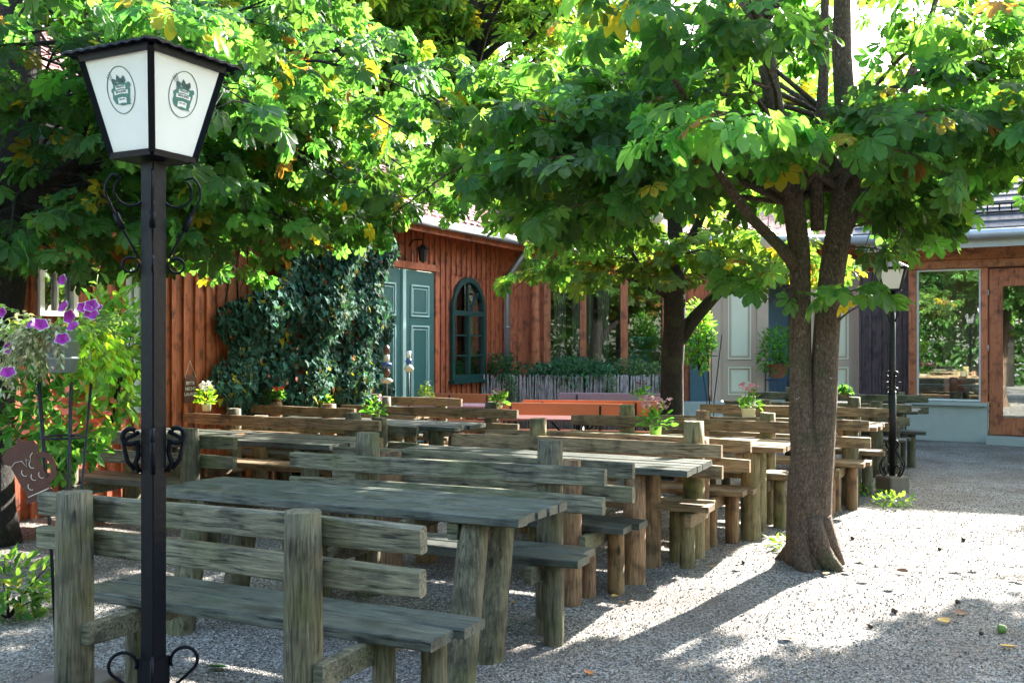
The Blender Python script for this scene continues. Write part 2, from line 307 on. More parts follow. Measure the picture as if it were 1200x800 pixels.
def npmesh(name, V, F, mat, tint=None, parent=None, smooth=False):
    me = bpy.data.meshes.new(name); me.vertices.add(len(V)); me.vertices.foreach_set('co', V.astype(np.float32).ravel())
    if isinstance(F, tuple): tot = np.concatenate([np.full(len(f), f.shape[1]) for f in F]); li = np.concatenate([f.ravel() for f in F])
    else: tot = np.full(len(F), F.shape[1]); li = F.ravel()
    me.loops.add(len(li)); me.loops.foreach_set('vertex_index', li.astype(np.int32))
    me.polygons.add(len(tot)); st = np.concatenate([[0], np.cumsum(tot)[:-1]]); me.polygons.foreach_set('loop_start', st.astype(np.int32))
    me.polygons.foreach_set('use_smooth', np.full(len(tot), smooth)); me.update(calc_edges=True)
    if tint is not None:
        a = me.attributes.new('tint', 'FLOAT_COLOR', 'POINT'); a.data.foreach_set('color', tint.astype(np.float32).ravel())
    me.materials.append(mat); o = bpy.data.objects.new(name, me); C.objects.link(o)
    if parent: o.parent = parent
    return o
pm, pn, pb = newmat('pebble'); pa = N(pn, 'Attribute'); pa.attribute_name = 'tint'; pn.links.new(pa.outputs['Color'], pb.inputs['Base Color']); pb.inputs['Roughness'].default_value = .85
V_, F_, c_ = pebbles(); tag(npmesh('gravel_stones', V_, F_, pm, c_), 'loose grey gravel stones covering the yard', 'gravel', kind='stuff')

# ------------------------------------------------------------------ the timber building on the left (red boards, green door, arched window)
CORN = Vector((-.23, 17.4, 0)); WD = Vector((-.4495, -.8933, 0)).normalized()   # towards the camera along the wall
WN = Vector((WD.y, -WD.x, 0)); WN = WN if WN.x > 0 else -WN                       # outwards, into the yard
WZ = math.atan2(WD.y, WD.x)
def wp(t, z=0, out=0): v = CORN + WD * t + WN * out; return Vector((v.x, v.y, z))
def wframe(t, z, out=0):     # local x runs along the wall, local y up, local z outwards
    m = Matrix((( -WD.x, 0, WN.x, 0), (-WD.y, 0, WN.y, 0), (0, 1, 0, 0), (0, 0, 0, 1))); m.translation = wp(t, z, out); return m
def boards(mb, t0, t1, z0, z1, holes, frame, step=.17, depth=.03):
    # flat boards with cover battens; holes = (t0, t1, z0, z1)
    t = t0
    while t < t1 - 1e-6:
        te = min(t + step, t1); spans = [(z0, z1)]
        for (a, b_, c, d) in holes:
            if a < (t + te) / 2 < b_:
                ns = []
                for (p, q) in spans:
                    if c > p: ns.append((p, min(q, c)))
                    if d < q: ns.append((max(p, d), q))
                spans = [s_ for s_ in ns if s_[1] - s_[0] > .01]
        for p, q in spans:
            mb.prism([(-(te - .006), p), (-(t + .002), p), (-(t + .002), q), (-(te - .006), q)], depth, frame)
            bw = .028
            mb.prism([(-(t + bw), p), (-(t - bw), p), (-(t - bw), q), (-(t + bw), q)], .022, frame @ Matrix.Translation((0, 0, depth / 2 + .0125 + random.uniform(0, .003))))
        t = te
tb = thing('timber_building', 'rust red board building with ivy, green double door and arched window left of the yard', 'building', wp(0))
tbinv = Matrix.Translation(-wp(0))
def tpart(mb, name, mat, par=tb, **k):
    mb.v = [tuple(Vector(v) - tb.location) for v in mb.v]; return mb.build(name, mat, par, **k)
DOOR = (2.28, 4.1, 0, 2.74); WIN = (.62, 1.76, 1.02, 2.72)
b = MB(); boards(b, 0, 13.2, 0, 3.55, [DOOR, (WIN[0], WIN[1], WIN[2], WIN[3]), (7.95, 8.33, .9, 2.45), (8.9, 9.3, 1.88, 2.32)], wframe(0, 0))
tpart(b, 'wall', M['redwall'])
b = MB(); b.prism([(-13.2, 0), (-4.1, 0), (-4.1, 3.5), (-13.2, 3.5)], .05, wframe(0, 0, -.05)); b.prism([(-2.28, 0), (0, 0), (0, 1.0), (-2.28, 1.0)], .05, wframe(0, 0, -.05))
b.prism([(-4.1, 2.74), (0, 2.74), (0, 3.5), (-4.1, 3.5)], .05, wframe(0, 0, -.05)); tpart(b, 'wall_backing', M['redwall'])
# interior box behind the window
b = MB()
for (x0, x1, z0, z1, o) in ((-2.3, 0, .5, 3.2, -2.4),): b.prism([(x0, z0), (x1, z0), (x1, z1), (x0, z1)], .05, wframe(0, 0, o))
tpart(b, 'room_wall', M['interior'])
# arched window
def arch(x0, x1, z0, z1, n=18, inset=0):
    x0 += inset; x1 -= inset; z0 += inset; z1 -= inset; r = (x1 - x0) / 2; cx = (x0 + x1) / 2; zr = z1 - r * 1.02
    return [(x0, z0), (x1, z0)] + [(cx + r * math.cos(math.pi * i / n), zr + (z1 - zr) * math.sin(math.pi * i / n)) for i in range(n + 1)]
def ringprism(mb, outer, inner, t, fr):
    n = len(outer); vs = [fr @ Vector((p[0], p[1], s_ * t / 2)) for s_ in (-1, 1) for p in outer] + [fr @ Vector((p[0], p[1], s_ * t / 2)) for s_ in (-1, 1) for p in inner]
    fs = []
    for i in range(n):
        j = (i + 1) % n
        fs += [(i, j, n + j, n + i), (2 * n + i, 3 * n + i, 3 * n + j, 2 * n + j), (n + i, n + j, 3 * n + j, 3 * n + i), (i, 2 * n + i, 2 * n + j, j)]
    mb.add(vs, fs)
wf = wframe(0, 0, .03); wx0, wx1, wz0, wz1 = -WIN[1], -WIN[0], WIN[2], WIN[3]; cx = (wx0 + wx1) / 2
# spandrels of red board round the arch
b = MB(); A_ = arch(wx0, wx1, wz0, wz1); r_ = (wx1 - wx0) / 2; zr = wz1 - r_ * 1.02
up = [p for p in A_[2:] if p[0] >= cx - 1e-6]; b.prism([(p[0], p[1]) for p in up] + [(cx, wz1 + .04), (wx1 + .01, wz1 + .04)], .03, wframe(0, 0))
lo = [p for p in A_[2:] if p[0] <= cx + 1e-6]; b.prism([(p[0], p[1]) for p in lo] + [(wx0 - .01, wz1 + .04), (cx, wz1 + .04)], .03, wframe(0, 0)); tpart(b, 'arch_boards', M['redwall'])
win = MB(); ringprism(win, arch(wx0, wx1, wz0, wz1), arch(wx0, wx1, wz0, wz1, inset=.085), .09, wf); wino = tpart(win, 'arched_window', M['darkgreen'])
b = MB(); tr = zr - .02
b.prism([(wx0 + .05, tr - .04), (wx1 - .05, tr - .04), (wx1 - .05, tr + .04), (wx0 + .05, tr + .04)], .10, wf)
b.prism([(cx - .035, wz0 + .05), (cx + .035, wz0 + .05), (cx + .035, tr - .04), (cx - .035, tr - .04)], .08, wf)
for xx in (-.012,): b.prism([(cx - .014, tr + .04), (cx + .014, tr + .04), (cx + .014, wz1 - .07), (cx - .014, wz1 - .07)], .04, wf)
for k in (1, 2):
    zz = wz0 + .07 + (tr - wz0 - .1) * k / 3; 
    for sx in (-1, 1): b.prism([(cx + sx * .035, zz - .012), (cx + sx * (r_ - .085), zz - .012), (cx + sx * (r_ - .085), zz + .012), (cx + sx * .035, zz + .012)][:: sx], .035, wf)
mm = Matrix.Translation((cx + .22, tr + .19, 0)) @ Matrix.Rotation(R(55), 4, 'Z'); b.prism([(-.22, -.012), (.2, -.012), (.2, .012), (-.22, .012)], .035, wf @ mm)
bo = tpart(b, 'glazing_bars', M['darkgreen']); bo.parent = wino
b = MB(); b.prism(arch(wx0, wx1, wz0, wz1, inset=.06), .006, wframe(0, 0, .02)); bo = tpart(b, 'pane', M['glass']); bo.parent = wino
b = MB(); b.prism([(wx0 - .05, wz0 - .05), (wx1 + .05, wz0 - .05), (wx1 + .05, wz0 - .002), (wx0 - .05, wz0 - .002)], .16, wframe(0, 0, .06)); bo = tpart(b, 'sill', M['darkgreen']); bo.parent = wino
# green double door
def panel_door(x0, x1, z0, z1, fr, mat, trim, par, fn, name='door_leaf', panels=((.08, .26), (.31, .76), (.81, .97))):
    b = MB(); b.prism([(x0, z0), (x1, z0), (x1, z1), (x0, z1)], .06, fr); d = fn(b, name, mat); d.parent = par; H = z1 - z0; W = x1 - x0
    t = MB()
    for a, c in panels:
        p0 = (x0 + W * .2, z0 + H * (1 - c)); p1 = (x1 - W * .2, z0 + H * (1 - a))
        for ins, th, wd in ((0, .02, .022), (.055, .012, .012)):
            o = [(p0[0] + ins, p0[1] + ins), (p1[0] - ins, p0[1] + ins), (p1[0] - ins, p1[1] - ins), (p0[0] + ins, p1[1] - ins)]
            i_ = [(p0[0] + ins + wd, p0[1] + ins + wd), (p1[0] - ins - wd, p0[1] + ins + wd), (p1[0] - ins - wd, p1[1] - ins - wd), (p0[0] + ins + wd, p1[1] - ins - wd)]
            ringprism(t, o, i_, th, fr @ Matrix.Translation((0, 0, .03 + th / 2)))
    q = fn(t, 'panel_trim', trim); q.parent = d; return d
for (a, c) in ((-4.08, -3.22), (-3.14, -2.3)): panel_door(a, c, .05, 2.72, wframe(0, 0, .02), M['greendoor'], M['mint'], tb, tpart)
b = MB(); b.prism([(-3.22, .05), (-3.14, .05), (-3.14, 2.72), (-3.22, 2.72)], .10, wframe(0, 0, .03)); tpart(b, 'door_meeting_post', M['mint'])
b = MB(); b.prism([(-4.2, 2.74), (-2.2, 2.74), (-2.2, 2.84), (-4.2, 2.84)], .12, wframe(0, 0, .03)); b.prism([(-2.28, 0), (-2.16, 0), (-2.16, 2.73), (-2.28, 2.73)], .08, wframe(0, 0, .03)); tpart(b, 'door_frame', M['redwall'])
# grey-blue shutter-board and small white window further left
b = MB(); b.prism([(-8.33, .9), (-7.95, .9), (-7.95, 2.45), (-8.33, 2.45)], .05, wframe(0, 0, .01))
for k in range(4): b.prism([(-8.3 + k * .1, .92), (-8.29 + k * .1, .92), (-8.29 + k * .1, 2.43), (-8.3 + k * .1, 2.43)], .012, wframe(0, 0, .042))
tpart(b, 'board_shutter', M['slatblue'])
b = MB(); ringprism(b, [(-9.31, 1.87), (-8.89, 1.87), (-8.89, 2.33), (-9.31, 2.33)], [(-9.26, 1.92), (-8.94, 1.92), (-8.94, 2.28), (-9.26, 2.28)], .08, wframe(0, 0, .03)); b.prism([(-9.11, 1.92), (-9.09, 1.92), (-9.09, 2.28), (-9.11, 2.28)], .05, wframe(0, 0, .02)); sw = tpart(b, 'small_window', M['white'])
b = MB(); b.prism([(-9.28, 1.9), (-8.92, 1.9), (-8.92, 2.3), (-9.28, 2.3)], .006, wframe(0, 0, .0)); bo = tpart(b, 'pane', M['glass']); bo.parent = sw
# roof, eave board, gutter, downpipe
EZ = 3.52
b = MB()
a0, a1 = wp(-.3, EZ - .12, .5), wp(13.4, EZ - .12, .5); r0, r1 = wp(-.3, EZ + 2.2, -3.4), wp(13.4, EZ + 2.2, -3.4); s0, s1 = wp(-.3, EZ - .6, -7), wp(13.4, EZ - .6, -7)
dz = Vector((0, 0, .09))
b.add([a0, a1, r1, r0, a0 + dz, a1 + dz, r1 + dz, r0 + dz, s0, s1, s0 + dz, s1 + dz], [(0, 1, 2, 3), (7, 6, 5, 4), (0, 4, 5, 1), (3, 2, 9, 8), (6, 7, 10, 11), (0, 3, 7, 4), (1, 5, 6, 2), (8, 9, 11, 10)])
# courses of tiles as real steps
sl_ = (r0 - a0); ns = 26
for k in range(ns):
    p0 = a0 + sl_ * (k / ns) + dz; p1 = a1 + sl_ * (k / ns) + dz; q0 = a0 + sl_ * ((k + 1) / ns) + dz; q1 = a1 + sl_ * ((k + 1) / ns) + dz; u = Vector((0, 0, .035))
    m_ = 60
    for j in range(m_):
        c0 = p0.lerp(p1, j / m_); c1 = p0.lerp(p1, (j + .94) / m_); d0 = q0.lerp(q1, j / m_); d1 = q0.lerp(q1, (j + .94) / m_); mid = (c0 + c1) / 2 - sl_.normalized() * .035
        b.add([c0 + u, mid + u, c1 + u, d1 + u * .2, d0 + u * .2, c0, mid, c1], [(0, 1, 2, 3, 4), (0, 5, 6, 1), (1, 6, 7, 2)])
tpart(b, 'roof', M['tile'])
b = MB(); b.prism([(-13.3, EZ - .28), (.2, EZ - .28), (.2, EZ - .12), (-13.3, EZ - .12)], .03, wframe(0, 0, .45)); tpart(b, 'eave_board', M['redwall'])
b = MB(); b.prism([(-13.3, EZ - .15), (.2, EZ - .15), (.2, EZ - .12), (-13.3, EZ - .12)], .5, wframe(0, 0, .22)); tpart(b, 'soffit', M['redwall'])
b = MB(); b.tube([wp(-.3, EZ - .14, .55), wp(13.4, EZ - .12, .55)], .075, 12); tpart(b, 'gutter', M['zinc'])
b = MB(); b.tube([wp(-.15, EZ - .2, .5), wp(-.1, EZ - .5, .3), wp(-.08, EZ - .75, .12), wp(-.08, 0, .12)], .055, 12)
for z in (1.0, 1.9, 2.6): b.tube([wp(-.08, z, .12), wp(-.08, z + .03, .12)], .064, 12)
tpart(b, 'downpipe', M['zincpipe'])
# wall lantern above the door
wl = thing('wall_lantern', 'small black wall lantern above the green double door', 'wall lamp', wp(2.95, 2.95, .25))
b = MB(); b.lathe([(0, .16), (.10, .09), (.11, .08), (.075, .075), (.05, -.1), (.0, -.12)], n=6, smooth=False); b.tube([(-.0, 0, .16), (0, 0, .22), (-.15, .07, .22), (-.24, .11, .1)], .012, 6); b.build('lantern_frame', M['iron2'], wl)

# ivy on the wall
def leaf_template(kind):
    if kind == 'hi' or kind == 'lo':
        ang = [-112, -74, -37, 0, 37, 74, 112]; ln = [.52, .78, .94, 1.0, .94, .78, .52]
        if kind == 'lo': ang = [-100, -50, 0, 50, 100]; ln = [.6, .9, 1, .9, .6]
        V = []; T = []; Q = []
        for a, l in zip(ang, ln):
            ca, sa = math.cos(R(a)), math.sin(R(a)); o = len(V)
            def P(t, s, z=0): x, y = t * l, s * l; V.append((x * ca - y * sa, x * sa + y * ca, z - .32 * (t * l) ** 2))
            if kind == 'hi':
                P(.03, 0); P(.36, -.105, .03); P(.36, 0); P(.36, .105, .03); P(.68, -.22, .06); P(.68, 0); P(.68, .22, .06); P(.87, -.165, .03); P(.87, 0); P(.87, .165, .03); P(1, 0)
                T += [(o, o+1, o+2), (o, o+2, o+3), (o+7, o+10, o+8), (o+8, o+10, o+9)]
                Q += [(o+1, o+4, o+5, o+2), (o+2, o+5, o+6, o+3), (o+4, o+7, o+8, o+5), (o+5, o+8, o+9, o+6)]
            else:
                P(0, 0); P(.66, -.2, .03); P(1, 0); P(.66, .2, .03); T += [(o, o+1, o+2), (o, o+2, o+3)]
        return np.array(V), np.array(T), (np.array(Q) if Q else None)
    if kind == 'ivy':
        V = [(0, 0, 0), (-.12, -.42, .02), (.35, -.38, .0), (.5, -.2, 0), (1, 0, -.12), (.5, .2, 0), (.35, .38, 0), (-.12, .42, .02)]
        return np.array(V, float), np.array([(0, 1, 2), (0, 2, 3), (0, 3, 4), (0, 4, 5), (0, 5, 6), (0, 6, 7)]), None
    if kind == 'simple':
        V = [(0, 0, 0), (.35, -.22, .05), (.4, 0, 0), (.35, .22, .05), (.75, -.17, 0), (.75, .17, 0), (1, 0, -.15)]
        return np.array(V, float), np.array([(0, 1, 2), (0, 2, 3), (2, 1, 4), (2, 5, 3), (2, 4, 6), (2, 6, 5)]), None
    if kind == 'flower':
        V = [(0, 0, -.12)]; T = []
        for k in range(10):
            a = 2 * math.pi * k / 10; r = 1 if k % 2 == 0 else .8; V.append((r * math.cos(a), r * math.sin(a), .1))
        T = [(0, 1 + k, 1 + (k + 1) % 10) for k in range(10)]; return np.array(V, float), np.array(T), None
TPL = {k: leaf_template(k) for k in ('hi', 'lo', 'ivy', 'simple', 'flower')}
def basis(ax, nr):
    ax = ax / np.linalg.norm(ax, axis=1, keepdims=True); nr = nr - (nr * ax).sum(1, keepdims=True) * ax
    nr = nr / (np.linalg.norm(nr, axis=1, keepdims=True) + 1e-9); bt = np.cross(nr, ax); return np.stack([ax, bt, nr], -1)
def leaves_mesh(name, kind, pos, ax, nr, sc_, tint, mat, parent=None):
    V, T, Q = TPL[kind]; n = len(pos); B = basis(ax, nr)
    P = np.einsum('nij,vj->nvi', B, V) * sc_[:, None, None] + pos[:, None, :]
    off = (np.arange(n) * len(V))[:, None, None]; Fs = [(T[None] + off).reshape(-1, 3)]
    if Q is not None: Fs.append((Q[None] + off).reshape(-1, 4))
    P = P + rng.normal(0, .022, P.shape) * sc_[:, None, None]
    if parent is not None: P = P - np.array(parent.location)[None, None]
    tc = np.concatenate([tint, np.ones((n, 1))], 1)
    return npmesh(name, P.reshape(-1, 3), tuple(Fs), mat, np.repeat(tc, len(V), 0), parent)
def tints(n, base, var=.3, yellow=0, brown=0):
    t = np.array(base)[None] * np.exp(rng.normal(0, var, (n, 1))); t[:, 0] *= rng.uniform(.8, 1.35, n)
    m = rng.random(n); 
    y = m < yellow; t[y] = np.array((.30, .27, .03)) * rng.uniform(.6, 1.3, (y.sum(), 1))
    b_ = (m >= yellow) & (m < yellow + brown); t[b_] = np.array((.25, .13, .04)) * rng.uniform(.5, 1.3, (b_.sum(), 1)); return np.clip(t, .004, .8)
iv = thing('ivy_plant', 'dark blue-green ivy climbing the red wall left of the green door', 'climbing plant', wp(5.2, 0, .2))
n = 11000; tt = rng.random(n * 2); zz = rng.random(n * 2) * 3.5; ta = 3.75 + tt * 3.6
edge = 3.55 + .45 * np.sin(zz * 2.1) + .25 * np.sin(zz * 5 + 1) ; edge = np.where(zz > 2.6, edge - .3, edge) ; far = 7.05 + .3 * np.sin(zz * 1.7) - .42 * np.abs(zz - 1.7) + .2 * np.sin(zz * 7)
ok = (ta > edge + .1) & (ta < far); ta = ta[ok][:n]; za = zz[ok][:n]; n = len(ta)
mid = np.sin(np.clip((ta - 3.5) / 3.6, 0, 1) * math.pi); out = (.12 + .42 * mid + .1 * np.sin(ta * 6 + za * 3) + .08 * np.sin(za * 7)) * rng.uniform(.55, 1.05, n) ** .5
pos = np.array(CORN)[None] + np.array(WD)[None] * ta[:, None] + np.array(WN)[None] * out[:, None]; pos[:, 2] = za
ax = np.array((0, 0, -1.))[None] + rng.normal(0, .45, (n, 3)); nr = np.array(WN)[None] + np.array((0, 0, .45))[None] + rng.normal(0, .4, (n, 3))
leaves_mesh('ivy_leaves', 'ivy', pos, ax, nr, rng.uniform(.055, .12, n), tints(n, (.035, .095, .075), .5, .025, .01), M['ivyleaf'], iv)
b = MB()
for k in range(16):
    t0 = 4.2 + k * .17; p = [wp(t0 + .2 * math.sin(i * 1.1 + k), i * .42, .07 + .05 * math.sin(i + k)) - iv.location for i in range(9)]; b.tube(p, [.02 - .0018 * i for i in range(9)], 5)
b.build('ivy_stems', M['darkbark'], iv)

# ------------------------------------------------------------------ facade at the back: glazed front with willow fence, open cream doors
F2Y = 17.5
gr = thing('glazed_building', 'rust red building with big glazed front behind the willow fence', 'building', (0, F2Y, 0))
def gp(mb, name, mat, par=gr, **k):
    mb.v = [(v[0], v[1] - F2Y, v[2]) for v in mb.v]; return mb.build(name, mat, par, **k)
fr2 = Matrix(((1, 0, 0, 0), (0, 0, -1, F2Y), (0, 1, 0, 0), (0, 0, 0, 1)))
class _F: pass
def boards2(mb, x0, x1, z0, z1, fr, step=.17):
    x = x0
    while x < x1 - 1e-6:
        xe = min(x + step, x1); mb.prism([(x + .002, z0), (xe - .004, z0), (xe - .004, z1), (x + .002, z1)], .03, fr)
        mb.prism([(x - .028, z0), (x + .028, z0), (x + .028, z1), (x - .028, z1)], .022, fr @ Matrix.Translation((0, 0, .03))); x = xe
X = lambda px: (px - 600) / 1150 * F2Y
b = MB(); boards2(b, -.2, X(640), 0, 3.5, fr2); boards2(b, X(640), X(832), 2.85, 3.5, fr2); boards2(b, X(782), X(832), .0, 2.85, fr2); boards2(b, X(838), 6.6, 2.9, 3.5, fr2); gp(b, 'wall', M['redwall'])
b = MB(); b.prism([(X(640), 0), (X(782), 0), (X(782), .75), (X(640), .75)], .05, fr2); gp(b, 'wall_base', M['redwall'])
b = MB(); b.log(X(627), F2Y - .1, 0, 3.4, .085, .97); gp(b, 'log_column', M['redpost'])
for px, wd in ((641, .12), (683, .11), (731, .13), (780, .13)):
    b = MB(); b.box((X(px), F2Y - .02, 1.8), (wd, .14, 2.12)); gp(b, 'mullion', M['redpost'])
for z, h in ((2.87, .12), (.73, .1)): b = MB(); b.box((X(711), F2Y - .02, z), (X(785) - X(638), .15, h)); gp(b, 'glazing_rail', M['redpost'])
for a, c in ((641, 683), (683, 731), (731, 780)):
    b = MB(); b.box(((X(a) + X(c)) / 2, F2Y, 1.8), (X(c) - X(a) - .08, .008, 2.05)); gp(b, 'pane', M['glass2'])
b = MB(); b.box((X(711), F2Y + 3.4, 1.7), (3.6, .1, 3.6)); b.box((X(711), F2Y + 1.7, .35), (3.4, 3.4, .1)); b.box((X(625), F2Y + 1.7, 1.7), (.1, 3.4, 3.6)); b.box((X(790), F2Y + 1.7, 1.7), (.1, 3.4, 3.6)); gp(b, 'room_wall', flat('pale_room_wall', (.30, .31, .27), .9, 0, 0, 2, .3))
for x0, x1 in ((X(650), X(664)), (X(672), X(697)), (X(702), X(716))):   # curtains with folds
    b = MB(); nn = 24
    vs = []; 
    for i in range(nn + 1):
        t = i / nn; xx = x0 + (x1 - x0) * t; yy = F2Y + .35 + .04 * math.sin(t * 30); vs += [(xx, yy, .6), (xx, yy, 2.8)]
    b.add(vs, [(2 * i, 2 * i + 2, 2 * i + 3, 2 * i + 1) for i in range(nn)], True); gp(b, 'curtain', M['curtain'])
# doors
panelfn = lambda mb, name, mat: gp(mb, name, mat)
b = MB(); 
for px in (838, 892, 944, 1008): b.box((X(px), F2Y - .03, 1.75), (.16 if px in (838, 1008) else .2, .16, 2.3))
b.box((X(923), F2Y - .03, 2.95), (X(1014) - X(832), .16, .14)); gp(b, 'door_frame', M['beige'])
for a, c in ((843, 888), (948, 1004)): panel_door(X(a), X(c), .62, 2.88, fr2 @ Matrix.Translation((0, 0, .03)), M['beige'], M['cream'], gr, panelfn, 'open_door_leaf', ((.05, .68), (.74, .96)))
for a, c in ((843, 888), (948, 1004)):
    b = MB(); W = X(c) - X(a)
    for p, q in ((.74, .96), (.05, .68)): b.box(((X(a) + X(c)) / 2, F2Y - .065, .62 + 2.26 * (1 - (p + q) / 2)), (W * .6 - .14, .01, 2.26 * (q - p) - .14))
    gp(b, 'door_panel', M['cream'])
b = MB(); b.box((X(918), F2Y + 1.2, 1.7), (1.6, .1, 3)); b.box((X(889), F2Y + .6, 1.7), (.08, 1.2, 3)); b.box((X(947), F2Y + .6, 1.7), (.08, 1.2, 3)); gp(b, 'entrance_wall', M['bluewall'])
b = MB(); b.box((X(918), F2Y + .5, .6), (1.7, 1.3, .08)); b.box((X(905), F2Y - .35, .5), (3.2, .5, .16)); b.box((X(905), F2Y - .6, .3), (3.2, .6, .16)); b.box((X(810), F2Y - .3, .45), (1.0, .6, .3)); gp(b, 'steps', M['concrete'])
b = MB()
for i in range(7): b.box((X(895) + i * .115, F2Y - .12, .95), (.02, .02, .6))
for z in (.68, .98, 1.25): b.box((X(918), F2Y - .12, z), (.74, .025, .025))
gp(b, 'railing', M['bluerail'])
b = MB(); b.box((X(818), F2Y - .08, 1.1), (.32, .05, 1.3)); gp(b, 'blue_hatch', flat('blue_hatch_paint', (.05, .11, .14), .5))
b = MB(); yr = F2Y + 4
b.add([(-1.2, F2Y - .6, 3.4), (9, F2Y - .6, 3.4), (9, yr, 4.5), (-1.2, yr, 4.5), (-1.2, F2Y - .6, 3.5), (9, F2Y - .6, 3.5), (9, yr, 4.6), (-1.2, yr, 4.6)], [(0, 1, 2, 3), (7, 6, 5, 4), (0, 4, 5, 1), (0, 3, 7, 4), (1, 5, 6, 2), (3, 2, 6, 7)]); gp(b, 'roof', M['tile'])
b = MB(); b.tube([(-.6, F2Y - .64, 3.42), (7, F2Y - .64, 3.42)], .07, 10); gp(b, 'gutter', M['zinc'])

# willow fence with planting
wfc = thing('willow_fence', 'low fence of upright grey willow rods before the glazed front', 'fence', (0, 16.7, 0))
b = MB()
x = -.52
while x < 2.72:
    h = 1.07 + random.uniform(-.02, .03); b.tube([(x, random.uniform(-.03, .03), 0), (x + random.uniform(-.015, .015), random.uniform(-.02, .02), h * .5), (x + random.uniform(-.03, .03), 0, h)], random.uniform(.009, .016), 5); x += .021
b.build('willow_rods', M['wicker'], wfc)
b = MB(); b.box((1.1, .06, .3), (3.2, .04, .06)); b.box((1.1, .06, .85), (3.2, .04, .05))
for xx in (-.5, .55, 1.6, 2.7): b.box((xx, .07, .5), (.07, .06, 1.0))
b.build('fence_frame', M['greylog'], wfc)
def bush(name, label, cat, c, rad, n, sz, tint, kind='simple', yellow=0, group=None, mat='leaf', stems=8, up=.3):
    c = Vector(c); base = Vector((c.x, c.y, max(0, c.z - rad[2]))); o = thing(name, label, cat, base, 0, group)
    d = rng.normal(size=(n, 3)); d /= np.linalg.norm(d, axis=1, keepdims=True); rr = rng.random(n) ** .4
    lump = 1 + .22 * np.sin(d[:, 0] * 6 + 1.3 * c.x) * np.sin(d[:, 2] * 5 + c.y) 
    pos = np.array(c)[None] + d * rr[:, None] * np.array(rad)[None] * lump[:, None]
    ax = d + rng.normal(0, .5, (n, 3)); ax[:, 2] += .1; nr = np.array((0, 0, 1.))[None] + d * .8 + rng.normal(0, .4, (n, 3))
    leaves_mesh('foliage', kind, pos, ax, nr, sz * rng.uniform(.6, 1.25, n), tints(n, tint, .3, yellow, 0), M[mat], o)
    if stems:
        b = MB()
        for k in range(stems):
            j = rng.integers(n); b.tube([(0, 0, 0), Vector((pos[j] - np.array(base)) * .5) + Vector((0, 0, .02)), Vector(pos[j] - np.array(base))], [.008, .006, .003], 4)
        b.build('stems', M['darkbark'], o)
    return o
bush('herb_bush', 'round dark green shrub beside the downpipe above the willow fence', 'shrub', (-.15, 16.9, 1.15), (.28, .25, .32), 700, .08, (.05, .15, .09))
bush('herb_bush', 'wide blue-green herb planting spilling over the left of the willow fence', 'shrub', (1.05, 16.95, 1.1), (.95, .3, .25), 2600, .085, (.07, .19, .13))
bush('herb_bush', 'pale green herb clump over the right end of the willow fence', 'shrub', (2.1, 16.95, 1.12), (.55, .25, .22), 1200, .07, (.12, .22, .13))
for xx, h, wd, lb in ((-.03, .4, .12, 'leafy vine column on the left part of the willow fence'), (1.65, .42, .14, 'leafy vine column right of the middle of the willow fence'), (2.58, .45, .1, 'leafy vine at the right end of the willow fence, beside the dark tree')):
    bush('fence_vine', lb, 'climbing plant', (xx, 16.62, .75), (wd, .08, h), 260, .06, (.10, .2, .13), stems=3, group='vines on the willow fence')
# things behind the glass
tbl = thing('display_table', 'turquoise display table with bowls behind the right glass pane', 'table', (X(755), F2Y + .9, .4))
b = MB(); b.box((0, 0, 1.1), (.7, .5, .04)); b.build('shelf', M['turq'], tbl); b = MB(); b.box((0, 0, .55), (.4, .3, 1.05)); b.build('cabinet', M['turq'], tbl)
o = MB(); o.lathe([(.02, 0), (.16, .03), (.30, .16), (.32, .22), (.29, .22), (.1, .04)]); oo = o.build('washbasin', M['turq']); oo.location = (X(757), F2Y + .9, 1.53); tag(oo, 'pale turquoise enamel bowl on the display table behind glass', 'bowl')
o = MB(); o.lathe([(.02, 0), (.1, .1), (.16, .3), (.12, .34), (.0, .34)]); oo = o.build('round_bowl', M['turq']); oo.location = (X(712), F2Y + 1.0, 1.0); tag(oo, 'turquoise bowl on the floor stand behind the middle glass pane', 'bowl')
ch = thing('garden_chair', 'dark scrolled iron chair behind the left glass pane', 'chair', (X(672), F2Y + .7, .4))
b = MB()
for sx in (-1, 1): b.tube([(sx * .2, 0, 0), (sx * .2, .02, .5), (sx * .22, .05, .9), (sx * .15, .06, 1.25), (0, .06, 1.35)], .02, 6)
for sx in (-1, 1): b.tube([(0, .05, .8), (sx * .1, .05, 1.0), (sx * .08, .05, 1.2), (sx * .01, .05, 1.1)], .015, 6)
b.build('backrest', M['iron2'], ch); b = MB(); b.lathe([(.0, .5), (.24, .5), (.24, .46), (0, .46)]); b.build('seat', M['turq'], ch)
b = MB(); b.tube([(-.17, -.2, .48), (-.2, -.25, 0)], .016, 6); b.tube([(.17, -.2, .48), (.2, -.25, 0)], .016, 6); b.build('front_legs', M['iron2'], ch)

